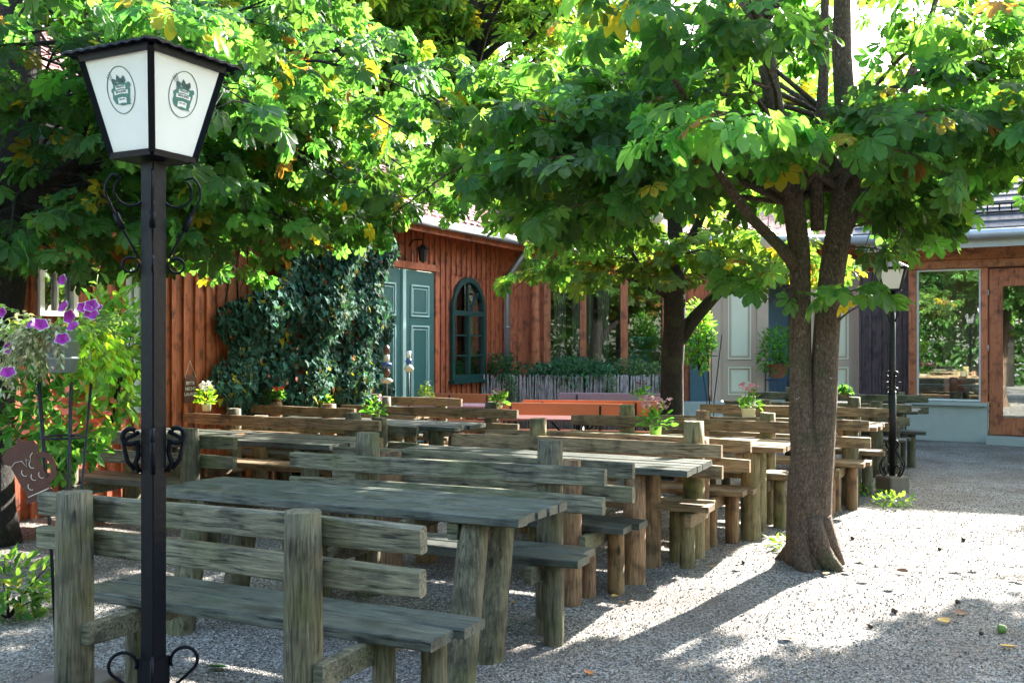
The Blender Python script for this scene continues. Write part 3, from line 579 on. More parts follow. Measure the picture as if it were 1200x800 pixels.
# ------------------------------------------------------------------ the glass-fronted house on the right
RP = Vector((6.77, 16.7, 0)); RD = Vector((.868, -.497, 0)).normalized(); RN = Vector((RD.y, -RD.x, 0)); RN = RN if RN.y < 0 else -RN
RF = Matrix(((RD.x, 0, RN.x, RP.x), (RD.y, 0, RN.y, RP.y), (0, 1, 0, 0), (0, 0, 0, 1)))
rh = thing('glass_fronted_house', 'house with red timber frame, glass front and slate roof on the right', 'house', RP)
def hp(mb, name, mat, par=rh, **k):
    mb.v = [tuple(Vector(v) - RP) for v in mb.v]; return mb.build(name, mat, par, **k)
def rec(mb, x0, x1, z0, z1, t, o=0): mb.prism([(x0, z0), (x1, z0), (x1, z1), (x0, z1)], t, RF @ Matrix.Translation((0, 0, o)))
def ux(px):      # distance along the wall seen at pixel px
    f = (px - 600) / 1150; return (f * RP.y - RP.x) / (RD.x - f * RD.y)
w0, w1, w2, w3, w4 = ux(1066), ux(1075), ux(1150), ux(1158), ux(1172)
b = MB(); rec(b, w0 - .03, w3 + .0, 0, .60, .34, 0); hp(b, 'plinth', M['concrete'], bevel=.01)
b = MB(); rec(b, w0 - .06, w3 + .0, .602, .66, .4, .03); hp(b, 'window_sill', M['concrete'])
for a, c in ((w0, w1), (w2, w3)):
    b = MB(); rec(b, a, c, .665 if a == w0 else 0.01, 2.86, .16, .06); hp(b, 'timber_post', M['redpost'], bevel=.006)
b = MB(); rec(b, w0 - .1, w3 + 4, 2.865, 3.0, .18, .06); rec(b, w0 - .3, w3 + 4, 3.003, 3.3, .22, .04); hp(b, 'beam', M['redbeam'], bevel=.008)
for k in range(5): 
    b = MB(); rec(b, w0 + .9 + k * .95, w0 + 1.02 + k * .95, 3.12, 3.28, .5, .38); hp(b, 'rafter_end', M['redpost'])
b = MB(); ringprism(b, [(w1, .67), (w2, .67), (w2, 2.86), (w1, 2.86)], [(w1 + .03, .70), (w2 - .03, .70), (w2 - .03, 2.83), (w1 + .03, 2.83)], .07, RF @ Matrix.Translation((0, 0, .05))); wo_ = hp(b, 'shop_window', M['white'])
b = MB(); rec(b, w1 + .02, w2 - .02, .69, 2.84, .008, .05); q = hp(b, 'pane', M['glass']); q.parent = wo_
b = MB(); ringprism(b, [(w3 + .02, .14), (w3 + 1.25, .14), (w3 + 1.25, 2.84), (w3 + .02, 2.84)], [(w3 + .22, .42), (w3 + 1.05, .42), (w3 + 1.05, 2.55), (w3 + .22, 2.55)], .08, RF @ Matrix.Translation((0, 0, .06))); dr = hp(b, 'glazed_door', M['redpost'], bevel=.006)
b = MB(); rec(b, w3 + .2, w3 + 1.07, .40, 2.57, .008, .05); q = hp(b, 'pane', M['glass']); q.parent = dr
b = MB()
for z in (.5, 1.5, 2.4): b.tube([RF @ Vector((w3 + .01, z, .13)), RF @ Vector((w3 + .01, z + .1, .13))], .012, 6)
q = hp(b, 'hinge', M['zinc']); q.parent = dr
b = MB(); rec(b, w3 + 1.27, w3 + 4, .01, 2.86, .1, .02); hp(b, 'wall', M['redwall'])
b = MB(); rec(b, w3 - .0, w3 + 1.4, 0, .12, .5, .2); hp(b, 'door_step', M['concrete'])
# dark board wall left of the plinth
dl = ux(1008); b = MB(); x = dl
while x < w0 - .02:
    rec(b, x + .002, x + .16, .0, 2.86, .03, -.05); rec(b, x - .02, x + .02, 0, 2.86, .022, -.022); x += .165
hp(b, 'dark_wall', M['darkwall'])
# room behind
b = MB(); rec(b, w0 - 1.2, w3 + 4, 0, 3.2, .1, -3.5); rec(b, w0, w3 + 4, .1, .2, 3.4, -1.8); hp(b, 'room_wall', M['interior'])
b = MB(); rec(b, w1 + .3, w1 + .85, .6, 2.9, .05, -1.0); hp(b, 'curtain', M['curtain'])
# roof
b = MB(); e0 = RF @ Vector((w0 - .8, 3.32, .75)); e1_ = RF @ Vector((w3 + 5, 3.32, .75)); k0 = RF @ Vector((w0 - .8, 6.1, -3.6)); k1 = RF @ Vector((w3 + 5, 6.1, -3.6)); h0 = RF @ Vector((w0 - .8, 3.3, -8)); h1 = RF @ Vector((w3 + 5, 3.3, -8)); u = Vector((0, 0, .1))
b.add([e0, e1_, k1, k0, e0 + u, e1_ + u, k1 + u, k0 + u, h0, h1, h0 + u, h1 + u], [(0, 1, 2, 3), (7, 6, 5, 4), (0, 4, 5, 1), (0, 3, 7, 4), (1, 5, 6, 2), (3, 2, 9, 8), (6, 7, 10, 11), (8, 9, 11, 10)])
for k in range(22):
    for j in range(34):
        p = e0.lerp(e1_, j / 34) + (k0 - e0) * (k / 22) + u; q_ = e0.lerp(e1_, (j + .96) / 34) + (k0 - e0) * (k / 22) + u; d = (k0 - e0) / 22; v = Vector((0, 0, .03))
        b.add([p + v, q_ + v, q_ + d + v * .2, p + d + v * .2, p, q_], [(0, 1, 2, 3), (0, 4, 5, 1)])
hp(b, 'roof', M['slate'])
b = MB()
for k in range(40):
    p = e0.lerp(e1_, (k + .5) / 40) + (k0 - e0) * .1 + u; b.tube([p, p + Vector((0, 0, .14)), p + RN * .08 + Vector((0, 0, .16))], .012, 5)
for f in (.07, .13): b.tube([e0 + (k0 - e0) * f + u * 2, e1_ + (k0 - e0) * f + u * 2], .02, 6)
hp(b, 'snow_guard', M['iron2'])
b = MB(); ge = [RF @ Vector((w0 - .8, 3.34, .82)), RF @ Vector((w3 + 5, 3.34, .82))]; b.tube(ge, .075, 12); hp(b, 'gutter', M['zinc'])
b = MB(); rec(b, w0 - .75, w3 + 4.9, 3.14, 3.30, .03, .72); hp(b, 'eave_board', flat('pale_grey_board', (.42, .42, .38), .6))
# things in the shop window
bx = MB(); bx.prism([(-.13, -.12), (.13, -.12), (.15, .12), (-.15, .12)], .2, Matrix(((1, 0, 0, 0), (0, 0, 1, 0), (0, 1, 0, .14), (0, 0, 0, 1)))); o = bx.build('red_box', M['redbox']); o.location = RF @ Vector((w1 + .55, .8, -.3)); tag(o, 'red box standing inside the right shop window', 'box')
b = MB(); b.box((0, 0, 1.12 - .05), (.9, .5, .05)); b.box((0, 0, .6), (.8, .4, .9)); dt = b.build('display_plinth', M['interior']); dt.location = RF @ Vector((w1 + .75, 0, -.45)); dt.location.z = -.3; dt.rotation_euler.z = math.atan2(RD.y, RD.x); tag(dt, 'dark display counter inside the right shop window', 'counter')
bk = MB()
for z in (0, .07, .14): bk.tube([(-.22, -.1, z), (.22, -.1, z), (.22, .1, z), (-.22, .1, z), (-.22, -.1, z)], .012, 5)
bk.tube([(-.12, 0, .14), (-.1, 0, .3), (0, 0, .36), (.1, 0, .3), (.12, 0, .14)], .01, 5)
for i in range(8): bk.tube([(-.21 + i * .06, -.1, 0), (-.21 + i * .06, -.1, .14)], .008, 4)
o = bk.build('white_basket', M['white']); o.location = RF @ Vector((w1 + 1.05, .8, -.35)); o.rotation_euler.z = math.atan2(RD.y, RD.x); tag(o, 'white handled basket inside the right shop window beside the red box', 'basket')

# ------------------------------------------------------------------ benches and tables of weathered planks and logs
def bench(r0, r1, s, face, label, posts=None, ph=1.0, rail_top=.935, off=.12, seat_z=.46, plank='grey', log='greylog', wid=.38, group='backrest benches of planks and logs', seat_shift=0):
    L = r1 - r0; t = thing('backrest_bench', label, 'bench', rs((r0 + r1) / 2, s), ROW, group); f = face
    if posts is None: posts = (-L / 2 + .55, L / 2 - .38)
    for p in posts: b = MB(); b.log(p, 0, -.05, ph + random.uniform(-.02, .03), .079 + random.uniform(-.005, .006), .95); b.build('post', M[log], t)
    for z in (rail_top - .05, rail_top - .205): b = MB(); b.plank((random.uniform(-.01, .01), f * .103, z), L, .05, .105, jit=.004, warp=.006, tilt=R(2) * f); b.build('backrest_rail', M[plank], t)
    b = MB(); w2_ = wid / 2 - .006; Ls = L - .12
    for k in range(2): b.plank((seat_shift + (.04 if k else 0), f * (off + .02 + wid * (.25 + .5 * k)), seat_z - .024 + random.uniform(-.002, .002)), Ls, w2_, .046, jit=.003)
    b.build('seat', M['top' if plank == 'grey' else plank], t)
    for p in posts:
        b = MB(); b.plank((p + .095, f * (off + wid) / 2 + f * .02, seat_z - .1), off + wid + .1, .045, .10, rz=R(90), n=3); b.build('seat_bearer', M[plank], t)
    for sx in (-1, 1):
        b = MB(); b.log(sx * (L / 2 - .2), f * (off + wid - .09), -.05, seat_z - .05, .055, .97); b.build('leg', M[log], t)
        b = MB(); b.log(sx * (L / 2 - .33), f * (off + .12), -.05, seat_z - .05, .05, .97); b.build('leg', M[log], t)
    return t
def table(r0, r1, s, label, w_=.7, z=.78, plank='top', log='greylog', inset=.3, splay=0, group='plank tables on log legs'):
    L = r1 - r0; t = thing('plank_table', label, 'table', rs((r0 + r1) / 2, s), ROW, group); b = MB(); n = 5; pw = w_ / n
    for k in range(n): b.plank((random.uniform(-.015, .015), -w_ / 2 + pw * (k + .5), z - .024 + random.uniform(-.002, .002)), L, pw - .010, .046, jit=.002, warp=.003)
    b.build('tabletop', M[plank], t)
    for sx in (-1, 1):
        b = MB(); b.plank((sx * (L / 2 - inset - .06), 0, z - .095), w_ - .06, .06, .09, rz=R(90), n=3); b.build('cross_beam', M['grey' if plank == 'top' else 'brown'], t)
        for sy in (-1, 1): b = MB(); b.log(sx * (L / 2 - inset + (.02 if sy < 0 else -.02)), sy * (w_ / 2 - .11) - splay, -.05, z - .05, .08, .95, lean=(0, splay)); b.build('leg', M[log], t)
    return t
# right column
bench(-3.82, -1.82, 2.98, 1, 'nearest bench, grey-green rails on two tall round posts, behind the black lamp post', posts=(-.67, .53), ph=.975, off=.22, seat_z=.48, rail_top=.94)
table(-4.3, -1.97, 4.48, 'nearest big table with blue-grey boards, between the two front benches', w_=.6, splay=.17)
bench(-4.08, -1.9, 5.30, -1, 'second grey bench, facing the nearest table from its far side', posts=(-.565, .71), ph=1.02, off=.08, rail_top=.9)
bench(-4.2, -1.95, 5.72, 1, 'grey bench standing back to back behind the second bench', ph=.87, off=.08, log='brownlog', rail_top=.87)
table(-4.15, -1.72, 6.62, 'sun-flecked bare grey table, second from the front in the right-hand row', log='brownlog', inset=.42)
bench(-3.95, -1.7, 7.25, -1, 'bench with moss-topped post just right of the flowers on the green cloth', ph=1.0, off=.05, rail_top=.87, log='mosslog', plank='brown', posts=(-.4, .88))
bench(-3.9, -1.6, 7.55, 1, 'brownish bench with flush posts back to back behind the moss-topped post', ph=.86, off=.05, rail_top=.865, plank='brown', log='brownlog')
table(-3.75, -1.42, 8.35, 'table with the pink flowers on a green cloth, left of the big tree trunk', plank='brown', log='mosslog')
bench(-3.7, -1.4, 9.25, -1, 'brown bench between the green cloth table and the cream pot table', ph=.98, off=.1, rail_top=.9, plank='brown', log='mosslog')
bench(-3.1, -.95, 9.85, 1, 'brown bench right of the big trunk, nearest the far lamp', ph=.95, off=.1, rail_top=.87, plank='brown', log='brownlog')
table(-3.2, -.92, 10.75, 'table with the square cream flower pot, its sunlit end showing right of the trunk', plank='brown', log='greylog')
bench(-3.0, -.9, 11.6, -1, 'brown bench with a flower pot on its post, right behind the big trunk', ph=1.0, off=.1, rail_top=.9, plank='brown', log='greylog')
bench(-3.0, -.75, 12.6, 1, 'dark shaded bench, second from the house with the slate roof', ph=.92, off=.1, rail_top=.88)
table(-3.0, -.7, 13.5, 'dark shaded table farthest back, before the dark board wall')
bench(-3.0, -.62, 14.4, -1, 'dark shaded bench farthest back, before the dark board wall', ph=.97, off=.1, rail_top=.92)
# left column
bench(-7.6, -5.3, 5.95, 1, 'dark green-stained bench behind the hanging mug sign, left of the lamp post', ph=.93, off=.1, rail_top=.87)
table(-7.4, -4.8, 6.95, 'long grey table with a few dry leaves, left of centre behind the lamp post')
bench(-7.45, -5.05, 7.85, -1, 'brown-grey bench with long back rail behind the table with dry leaves', ph=.93, off=.06, rail_top=.89, plank='brown')
bench(-7.35, -4.95, 8.15, 1, 'low bench hidden back to back behind the long brown-grey back rail', ph=.86, off=.06, rail_top=.8)
table(-7.2, -4.7, 8.9, 'grey table with pale shiny top in the middle of the left column')
bench(-6.95, -4.6, 9.9, -1, 'brown bench with bright back rail before the orange benches', ph=.97, off=.08, rail_top=.88, plank='brown')
bench(-7.65, -6.2, 9.1, -1, 'short brown bench against the red wall carrying the dark-red flowers', posts=(-.45, .3), ph=.95, off=.06, rail_top=.9, plank='brown', log='brownlog')
table(-7.5, -5.9, 10.0, 'small brown table close to the ivy, under the white geranium', plank='brown', w_=.6)
bench(-7.6, -5.9, 11.0, -1, 'brown bench before the green door, with the ceramic stakes behind it', posts=(-.5, .5), ph=.93, off=.06, rail_top=.92, plank='brown')

def beer_bench(r0, r1, s, rz, label, mat, z=.86, hgt=.2):
    L = r1 - r0; t = thing('painted_bench', label, 'bench', rs((r0 + r1) / 2, s), rz, 'painted folding benches with backrests')
    b = MB(); hh = hgt / 2; poly = [(-L/2, -hh), (L/2 - .03, -hh), (L/2, -hh + .04), (L/2, hh - .05), (L/2 - .04, hh), (-L/2 + .04, hh), (-L/2, hh - .05)]
    b.prism(poly, .028, Matrix(((1, 0, 0, 0), (0, 0, -1, .2), (0, 1, 0, z - hh), (0, 0, 0, 1)))); b.build('backrest', mat, t, bevel=.006)
    b = MB(); b.box((0, -.03, .46), (L, .28, .028)); b.build('seat', mat, t, bevel=.006)
    for sx in (-1, 1):
        b = MB(); x = sx * (L / 2 - .3)
        for y in (-.13, .12): b.tube([(x, y, .45), (x, y * 1.5, 0)], .014, 6)
        b.tube([(x, -.19, .02), (x, .19, .02)], .012, 6); b.tube([(x, .12, .45), (x, .19, z - .03)], .014, 6); b.tube([(x, .0, .25), (x - sx * .3, 0, .45)], .01, 6); b.build('leg_frame', M['iron2'], t)
    return t
def beer_table(r, s, L, rz, label, mat, z=.77):
    t = thing('folding_table', label, 'table', rs(r, s), rz, 'painted folding tables'); b = MB(); b.box((0, 0, z - .014), (L, .6, .028)); b.build('tabletop', mat, t, bevel=.006)
    for sx in (-1, 1):
        b = MB(); x = sx * (L / 2 - .35)
        for y in (-.2, .2): b.tube([(x, y, z - .03), (x, y * 1.3, 0)], .016, 6)
        b.tube([(x, -.25, .2), (x, .25, .2)], .012, 6); b.tube([(x, -.22, .1), (x, .22, z - .08)], .01, 6); b.tube([(x, 0, .35), (x - sx * .35, 0, z - .04)], .012, 6); b.build('leg_frame', M['iron2'], t)
    return t
BR = R(-11)
beer_bench(-5.7, -3.95, 11.3, BR, 'salmon orange bench back, foremost of the painted benches', M['salmon'])
beer_table(-4.5, 10.35, 1.5, BR, 'maroon folding table in front of the salmon orange bench', M['maroon'])
beer_bench(-5.6, -3.75, 12.1, BR, 'deep orange-red bench right behind the salmon one', M['orange'])
beer_bench(-7.6, -6.4, 13.0, R(-16), 'bright orange bench before the green door and arched window', M['orange'])
beer_table(-6.5, 12.1, 1.7, R(-16), 'grey-topped folding table in front of the bright orange bench', M['pink'])
beer_bench(-5.9, -4.05, 14.1, BR, 'faded rose bench before the willow fence', M['pink'])
beer_table(-4.6, 13.1, 1.6, BR, 'pale folding table with a lime pot beside the dark tree trunk', M['cream'])

# ------------------------------------------------------------------ flower pots
def blossoms(mb, pts, r, up=(0, 0, 1)):
    for p in pts:
        a0 = random.random() * 6; tilt = Matrix.Rotation(random.uniform(-.9, .9), 3, 'X') @ Matrix.Rotation(random.uniform(-.9, .9), 3, 'Y'); vs = [Vector((0, 0, -.1 * r))]
        for k in range(10): a = a0 + 2 * math.pi * k / 10; q = r * (1 if k % 2 else .75); vs.append(Vector((q * math.cos(a), q * math.sin(a), .12 * r)))
        mb.add([tilt @ v + Vector(p) for v in vs], [(0, 1 + k, 1 + (k + 1) % 10) for k in range(10)])
def pot_plant(loc, h, label, pot, petal, r=.055, square=False, lf=(.05, .16, .03), spread=.11, nb=26, tall=.2):
    t = thing('flower_pot', label, 'potted plant', loc, random.random(), 'flower pots on the tables'); b = MB()
    if square: 
        b.lathe([(0, 0), (r * .95, 0), (r * 1.25, h), (r * 1.15, h), (r * 1.0, h * .8), (0, h * .8)], n=4, smooth=False)
    else: b.lathe([(0, 0), (r * .85, 0), (r, h * .9), (r * 1.08, h), (r * .98, h), (r * .9, h * .8), (0, h * .8)], n=18)
    b.build('pot', pot, t)
    n = 90; d = rng.normal(size=(n, 3)); d /= np.linalg.norm(d, axis=1, keepdims=True); d[:, 2] = np.abs(d[:, 2])
    pos = np.array(t.location)[None] + d * rng.uniform(.3, 1, (n, 1)) * np.array([[spread, spread, tall * .8]]) + np.array([[0, 0, h]])
    m = leaves_mesh('leaves', 'simple', pos, d + rng.normal(0, .3, (n, 3)), np.array((0, 0, 1.))[None] + rng.normal(0, .5, (n, 3)), rng.uniform(.04, .085, n), tints(n, lf, .3), M['leaf'], t)
    b = MB(); P = []
    for k in range(nb): a = random.random() * 6.28; q = random.random() ** .5 * spread * .85; P.append((q * math.cos(a), q * math.sin(a), h + tall * random.uniform(.65, 1.1)))
    blossoms(b, P, .02); b.build('blossoms', petal, t)
    return t
def onpix(px, Y, z): return Vector(((px - 600) / 1150 * Y, Y, z))
def rsx(px, s, z):       # the point of row s that stands at photo column px
    k = (px - 600) / 1150; r = s * (k * E2.y - E2.x) / (E1.x - k * E1.y); return rs(r, s, z)
pot_plant(rsx(768, 8.35, .786), .10, 'pink flowers in a lime green glass pot on a pale green cloth', M['limepot'], M['pinkpetal'], .055, nb=70, spread=.16, tall=.24)
o = MB(); o.box((0, 0, 0), (.8, .5, .004)); q = o.build('table_cloth', M['limecloth']); q.location = rsx(762, 8.35, .785); q.rotation_euler.z = ROW; tag(q, 'pale green cloth under the pink flowers in the lime pot', 'tablecloth')
pot_plant(rsx(877, 10.75, .786), .12, 'pink flowers in a square cream pot left of the big trunk', M['creampot'], M['pinkpetal'], .08, square=True, nb=45, spread=.12, tall=.26)
pot_plant(rsx(440, 8.9, .786), .07, 'purple and green plant in a green pot on the pale shiny table', M['limepot'], M['pinkpetal'], .05, nb=14)
pot_plant(rsx(380, 10.0, .786), .08, 'white geranium in a pale pot before the ivy', M['creampot'], M['petal_white'], .05, nb=50, spread=.09, lf=(.16, .34, .03))
pot_plant(rsx(242, 8.0, .90), .07, 'white geranium on the bench rail before the sunlit red boards', M['creampot'], M['petal_white'], .05, nb=60, spread=.09, lf=(.14, .3, .03), tall=.22)
pot_plant(rsx(585, 9.9, .89), .05, 'small pink and green plant in a white pot at the orange benches', M['creampot'], M['pinkpetal'], .04, nb=14, spread=.09, tall=.15)
pot_plant(rsx(499, 11.9, .80), .08, 'pale green plant in a white pot below the green door', M['white'], M['petal_white'], .045, nb=6, spread=.1, lf=(.2, .34, .06))
pot_plant(onpix(753, rs(-4.6, 13.1).y - .1, .78), .09, 'dusky plant in a lime pot on the pale folding table', M['limepot'], M['maroon'], .05, nb=30, spread=.13)
pot_plant(rsx(990, 11.6, 1.01), .05, 'small white flower pot on top of the bench post right of the big trunk', M['greylog'], M['petal_white'], .05, nb=16, spread=.05, tall=.07)
for px, zz in ((290, .95), (310, .97), (326, .96)):
    pot_plant(rsx(px, 9.15, .93), .04, {290: 'leftmost of the three red geraniums on the short bench', 310: 'middle red geranium on the short bench', 326: 'rightmost red geranium on the short bench'}[px], M['terra'], M['redpetal'], .04, nb=22, spread=.08, tall=.13)

# ------------------------------------------------------------------ lamps
def scroll(mb, prof, rad, dirs, n=7):
    for a in dirs:
        ca, sa = math.cos(a), math.sin(a); mb.tube([(r * ca, r * sa, z) for r, z in prof], rad, n)
def arc(cx, cz, r, a0, a1, n=14): return [(cx + r * math.cos(R(a0 + (a1 - a0) * i / n)), cz + r * math.sin(R(a0 + (a1 - a0) * i / n))) for i in range(n + 1)]
LX, LY = (180 - 600) / 1150 * 3.4, 3.4
fl = thing('street_lamp', 'tall black lamp post with white four-sided lantern and brewery crest, in the left foreground', 'lamp', (LX, LY, 0), R(4))
b = MB(); 
def sqt(mb, z0, z1, h): mb.lathe([(h, z0), (h, z1)], n=4, smooth=False); mb.lathe([(h, z1), (0, z1)], n=4, smooth=False)
sqt(b, 0, 2.23, .0435); b.build('pole', M['iron'], fl, bevel=.004)
b = MB(); sqt(b, 0, .12, .11); sqt(b, .12, .16, .08); b.build('pole_base', M['iron'], fl)
D4 = [R(4 + 90 * k) + R(-4) for k in range(4)]; D2 = [0, R(90), R(180), R(270)]
b = MB(); scroll(b, arc(.075, 2.13, .052, -160, 60, 12) + arc(.085, 2.13, .07, 50, -30, 8) + [(.12, 2.04), (.09, 1.98), (.05, 1.90)] + arc(.075, 1.875, .026, 120, -200, 12), .0045, D2)
scroll(b, [(.123, 2.05), (.10, 1.995)], .011, D2, 5); b.build('upper_scroll', M['iron'], fl)
b = MB(); scroll(b, arc(.075, 1.285, .026, -150, 130, 12)[::-1] + [(.05, 1.22), (.06, 1.19), (.045, 1.16)], .009, D2)
scroll(b, [(.047, 1.30), (.1, 1.27), (.085, 1.2), (.06, 1.17)], .008, D2)
b.build('middle_scroll', M['iron'], fl)
b = MB(); scroll(b, arc(.10, .50, .045, 200, -60, 14) + [(.10, .44), (.05, .40), (.048, .3)], .006, D2); sqt(b, .4, .52, .053); b.build('lower_scroll', M['iron'], fl)
# lantern: square, tapering down, a corner to the viewer
def lantern(par, zb, zt, rb, rt, roof_r, apex, mats, logo=False, frame=.02):
    b = MB(); 
    top = [Vector((rt * math.cos(R(90 * k)), rt * math.sin(R(90 * k)), zt)) for k in range(4)]; bot = [Vector((rb * math.cos(R(90 * k)), rb * math.sin(R(90 * k)), zb)) for k in range(4)]
    for k in range(4):
        b.tube([bot[k], top[k]], frame * .75, 4, smooth=False); j = (k + 1) % 4
        b.tube([bot[k], bot[j]], frame * .7, 4, smooth=False); b.tube([top[k], top[j]], frame * .9, 4, smooth=False)
    b.lathe([(rb, zb - frame * .5), (rb, zb + .004), (0, zb + .004)], n=4, smooth=False); b.lathe([(0, zb - frame * .5), (rb, zb - frame * .5)], n=4, smooth=False); b.build('lantern_frame', mats[0], par)
    for k in range(4):
        j = (k + 1) % 4; p = [bot[k], bot[j], top[j], top[k]]; c = sum(p, Vector()) / 4; nrm = (p[1] - p[0]).cross(p[3] - p[0]).normalized()
        if nrm.dot(Vector((c.x, c.y, 0))) < 0: nrm = -nrm
        q = [c + (v - c) * .93 for v in p]; g_ = MB(); t_ = nrm * .004
        g_.add([v - t_ for v in q] + [v for v in q], [(3, 2, 1, 0), (4, 5, 6, 7), (0, 1, 5, 4), (1, 2, 6, 5), (2, 3, 7, 6), (3, 0, 4, 7)]); po = g_.build('lantern_pane', mats[1], par)
        if logo:
            up = ((top[k] + top[j]) / 2 - (bot[k] + bot[j]) / 2).normalized(); rt_ = up.cross(nrm).normalized(); up = nrm.cross(rt_)
            cc = (top[k] + top[j]) / 2 * .63 + (bot[k] + bot[j]) / 2 * .37 + nrm * .0015
            Mx = Matrix(((rt_.x, up.x, nrm.x, cc.x), (rt_.y, up.y, nrm.y, cc.y), (rt_.z, up.z, nrm.z, cc.z), (0, 0, 0, 1))); s = .064
            e = lambda rx, ry, cx=0, cy=0, n=28: [(cx + rx * math.cos(2 * math.pi * i / n), cy + ry * math.sin(2 * math.pi * i / n)) for i in range(n)]
            l = MB(); ringprism(l, e(s * 1.0, s * 1.22), e(s * .965, s * 1.185), .001, Mx)
            for x, yb, h, a in ((-.28, .3, .42, 42), (-.05, .34, .45, 12), (.22, .3, .42, -12), (.0, .3, .3, -40)):   # leaves
                mm = Mx @ Matrix.Translation((x * s, yb * s, 0)) @ Matrix.Rotation(R(a), 4, 'Z'); l.prism([(0, 0), (.16 * s, .16 * s), (.11 * s, .3 * s), (0, h * s), (-.11 * s, .3 * s), (-.16 * s, .16 * s)], .001, mm)
                for kk in ((-1, 0, 1) if a > 20 else ()): l.prism([(kk * .03 * s, .2 * s), ((kk * .16 + .012) * s, (h + .34) * s), ((kk * .16 - .012) * s, (h + .34) * s)], .001, mm)
            lo = l.build('crest', M['logo2'], par); lo.parent = po; lo.parent = par; lo.parent = po
            l = MB(); l.prism([(-.62*s, -.1*s), (-.5*s, .3*s), (.0, .42*s), (.5*s, .3*s), (.66*s, .0), (.55*s, -.4*s), (.5*s, -.75*s), (-.0*s, -.8*s), (-.5*s, -.66*s), (-.66*s, -.4*s)], .0006, Mx)
            l.prism(e(.14 * s, .14 * s, -.55 * s, .0), .001, Mx); l.prism(e(.14 * s, .14 * s, .58 * s, .22 * s), .001, Mx)
            for yy in (-.46, -.68): l.prism([(-.45 * s, yy * s), (.55 * s, (yy - .1) * s), (.6 * s, (yy - .06) * s), (-.45 * s, (yy + .04) * s)], .001, Mx)
            q2 = l.build('crest_barrel', M['logo'], po)
            l = MB()
            for yy, ww, hh in ((.17, .36, .09), (-.08, .5, .10), (-.5, .3, .14)): 
                l.prism([(-ww*s, (yy - hh - .04)*s), (0, (yy - hh)*s), (ww*s, (yy - hh - .04)*s), (ww*s, (yy + hh - .04)*s), (0, (yy + hh)*s), (-ww*s, (yy + hh - .04)*s)], .0016, Mx)
            l.build('crest_ribbon', M['milk'], po)
            for tx, yy, sz in (('PRIVATE', .165, .16), ('BRAUEREI', -.085, .17), ('SEIT 1475', -.47, .1)): text('crest_lettering', tx, sz * s, M['logo2'], po, Mx @ Matrix.Translation((0, yy * s, .0012)))
    # roof with a scalloped edge
    b = MB(); n = 16; vs = [Vector((0, 0, apex))]; per = []
    cs = [Vector((roof_r * math.cos(R(90 * k)), roof_r * math.sin(R(90 * k)), zt + .012)) for k in range(4)]
    for k in range(4):
        for i in range(n): p = cs[k].lerp(cs[(k + 1) % 4], i / n); p.z += .006 * (i % 2) ; per.append(p)
    m = len(per); vs += per + [p - Vector((0, 0, .008)) for p in per] + [Vector((0, 0, apex - .03))]
    b.add(vs, [(0, 1 + i, 1 + (i + 1) % m) for i in range(m)] + [(1 + i, 1 + m + i, 1 + m + (i + 1) % m, 1 + (i + 1) % m) for i in range(m)] + [(2 * m + 1, 1 + m + (i + 1) % m, 1 + m + i) for i in range(m)])
    b.lathe([(0, apex - .01), (.025, apex - .01), (.02, apex + .008), (0, apex + .012)], n=10); b.build('lantern_roof', mats[0], par)
fl.rotation_euler.z = R(-72) 
lantern(fl, 2.245, 2.57, .135, .232, .295, 2.625, (M['iron'], M['milk']), True)
f2 = thing('street_lamp', 'slender dark lamp post on a stone block, right of the big trunk', 'lamp', (4.17, 10.76, 0), R(20))
b = MB(); b.tube([(0, 0, .16), (0, 0, 2.2)], .034, 10); b.tube([(0, 0, .5), (0, 0, 1.1)], .042, 10); b.build('pole', M['iron2'], f2)
b = MB(); b.box((0, 0, .075), (.26, .26, .19)); b.build('stone_block', M['stone'], f2, bevel=.015)
b = MB(); scroll(b, arc(.06, .52, .035, -60, 200, 10)[::-1] + [(.05, .45), (.12, .36)] + arc(.06, .27, .11, 40, -80, 8) + arc(.08, .24, .045, -60, 200, 10), .009, [R(45 * k) for k in range(0, 8, 2)]); b.build('base_scroll', M['iron2'], f2)
b = MB(); scroll(b, arc(.055, 1.28, .03, -150, 120, 8) + [(.04, 1.2)] + arc(.055, 1.1, .03, 120, -150, 8), .007, [R(90 * k) for k in range(4)]); scroll(b, [(.03, 1.19), (.09, 1.19)], .006, [R(45 + 90 * k) for k in range(4)]); b.build('collar', M['iron2'], f2)
b = MB(); scroll(b, arc(.06, 2.1, .04, -160, 60, 8) + [(.1, 2.02), (.04, 1.85)], .006, [R(90 * k) for k in range(4)]); b.build('upper_scroll', M['iron2'], f2)
lantern(f2, 2.2, 2.43, .12, .2, .24, 2.55, (M['iron2'], M['milk']), False, .018)

# ------------------------------------------------------------------ petunia stand with the mug sign, left foreground
def plant_stand(loc, zt, label, rz=0, sign=True, scale=1):
    t = thing('plant_stand', label, 'plant stand', loc, rz); n = 5
    for k in range(n):
        a = 2 * math.pi * k / n + .4; b = MB(); b.tube([(.025 * math.cos(a), .025 * math.sin(a), 0), (.06 * math.cos(a), .06 * math.sin(a), zt * .45), (.125 * math.cos(a) * scale, .125 * math.sin(a) * scale, zt)], .0065, 6); b.build('rod', M['iron2'], t)
    b = MB(); b.tube([(.1 * math.cos(a), .1 * math.sin(a), zt * .82) for a in [R(20 * i) for i in range(19)]], .006, 5); b.build('ring', M['iron2'], t)
    return t
PS = Vector((-2.13, 4.65, 0)); ps = plant_stand(PS, 1.42, 'tall stand of thin dark rods carrying a zinc bucket of petunias, at the left edge')
bk = thing('zinc_bucket', 'dented zinc bucket of purple petunias on the rod stand, at the left edge', 'planter', PS + Vector((.0, 0, 1.47)))
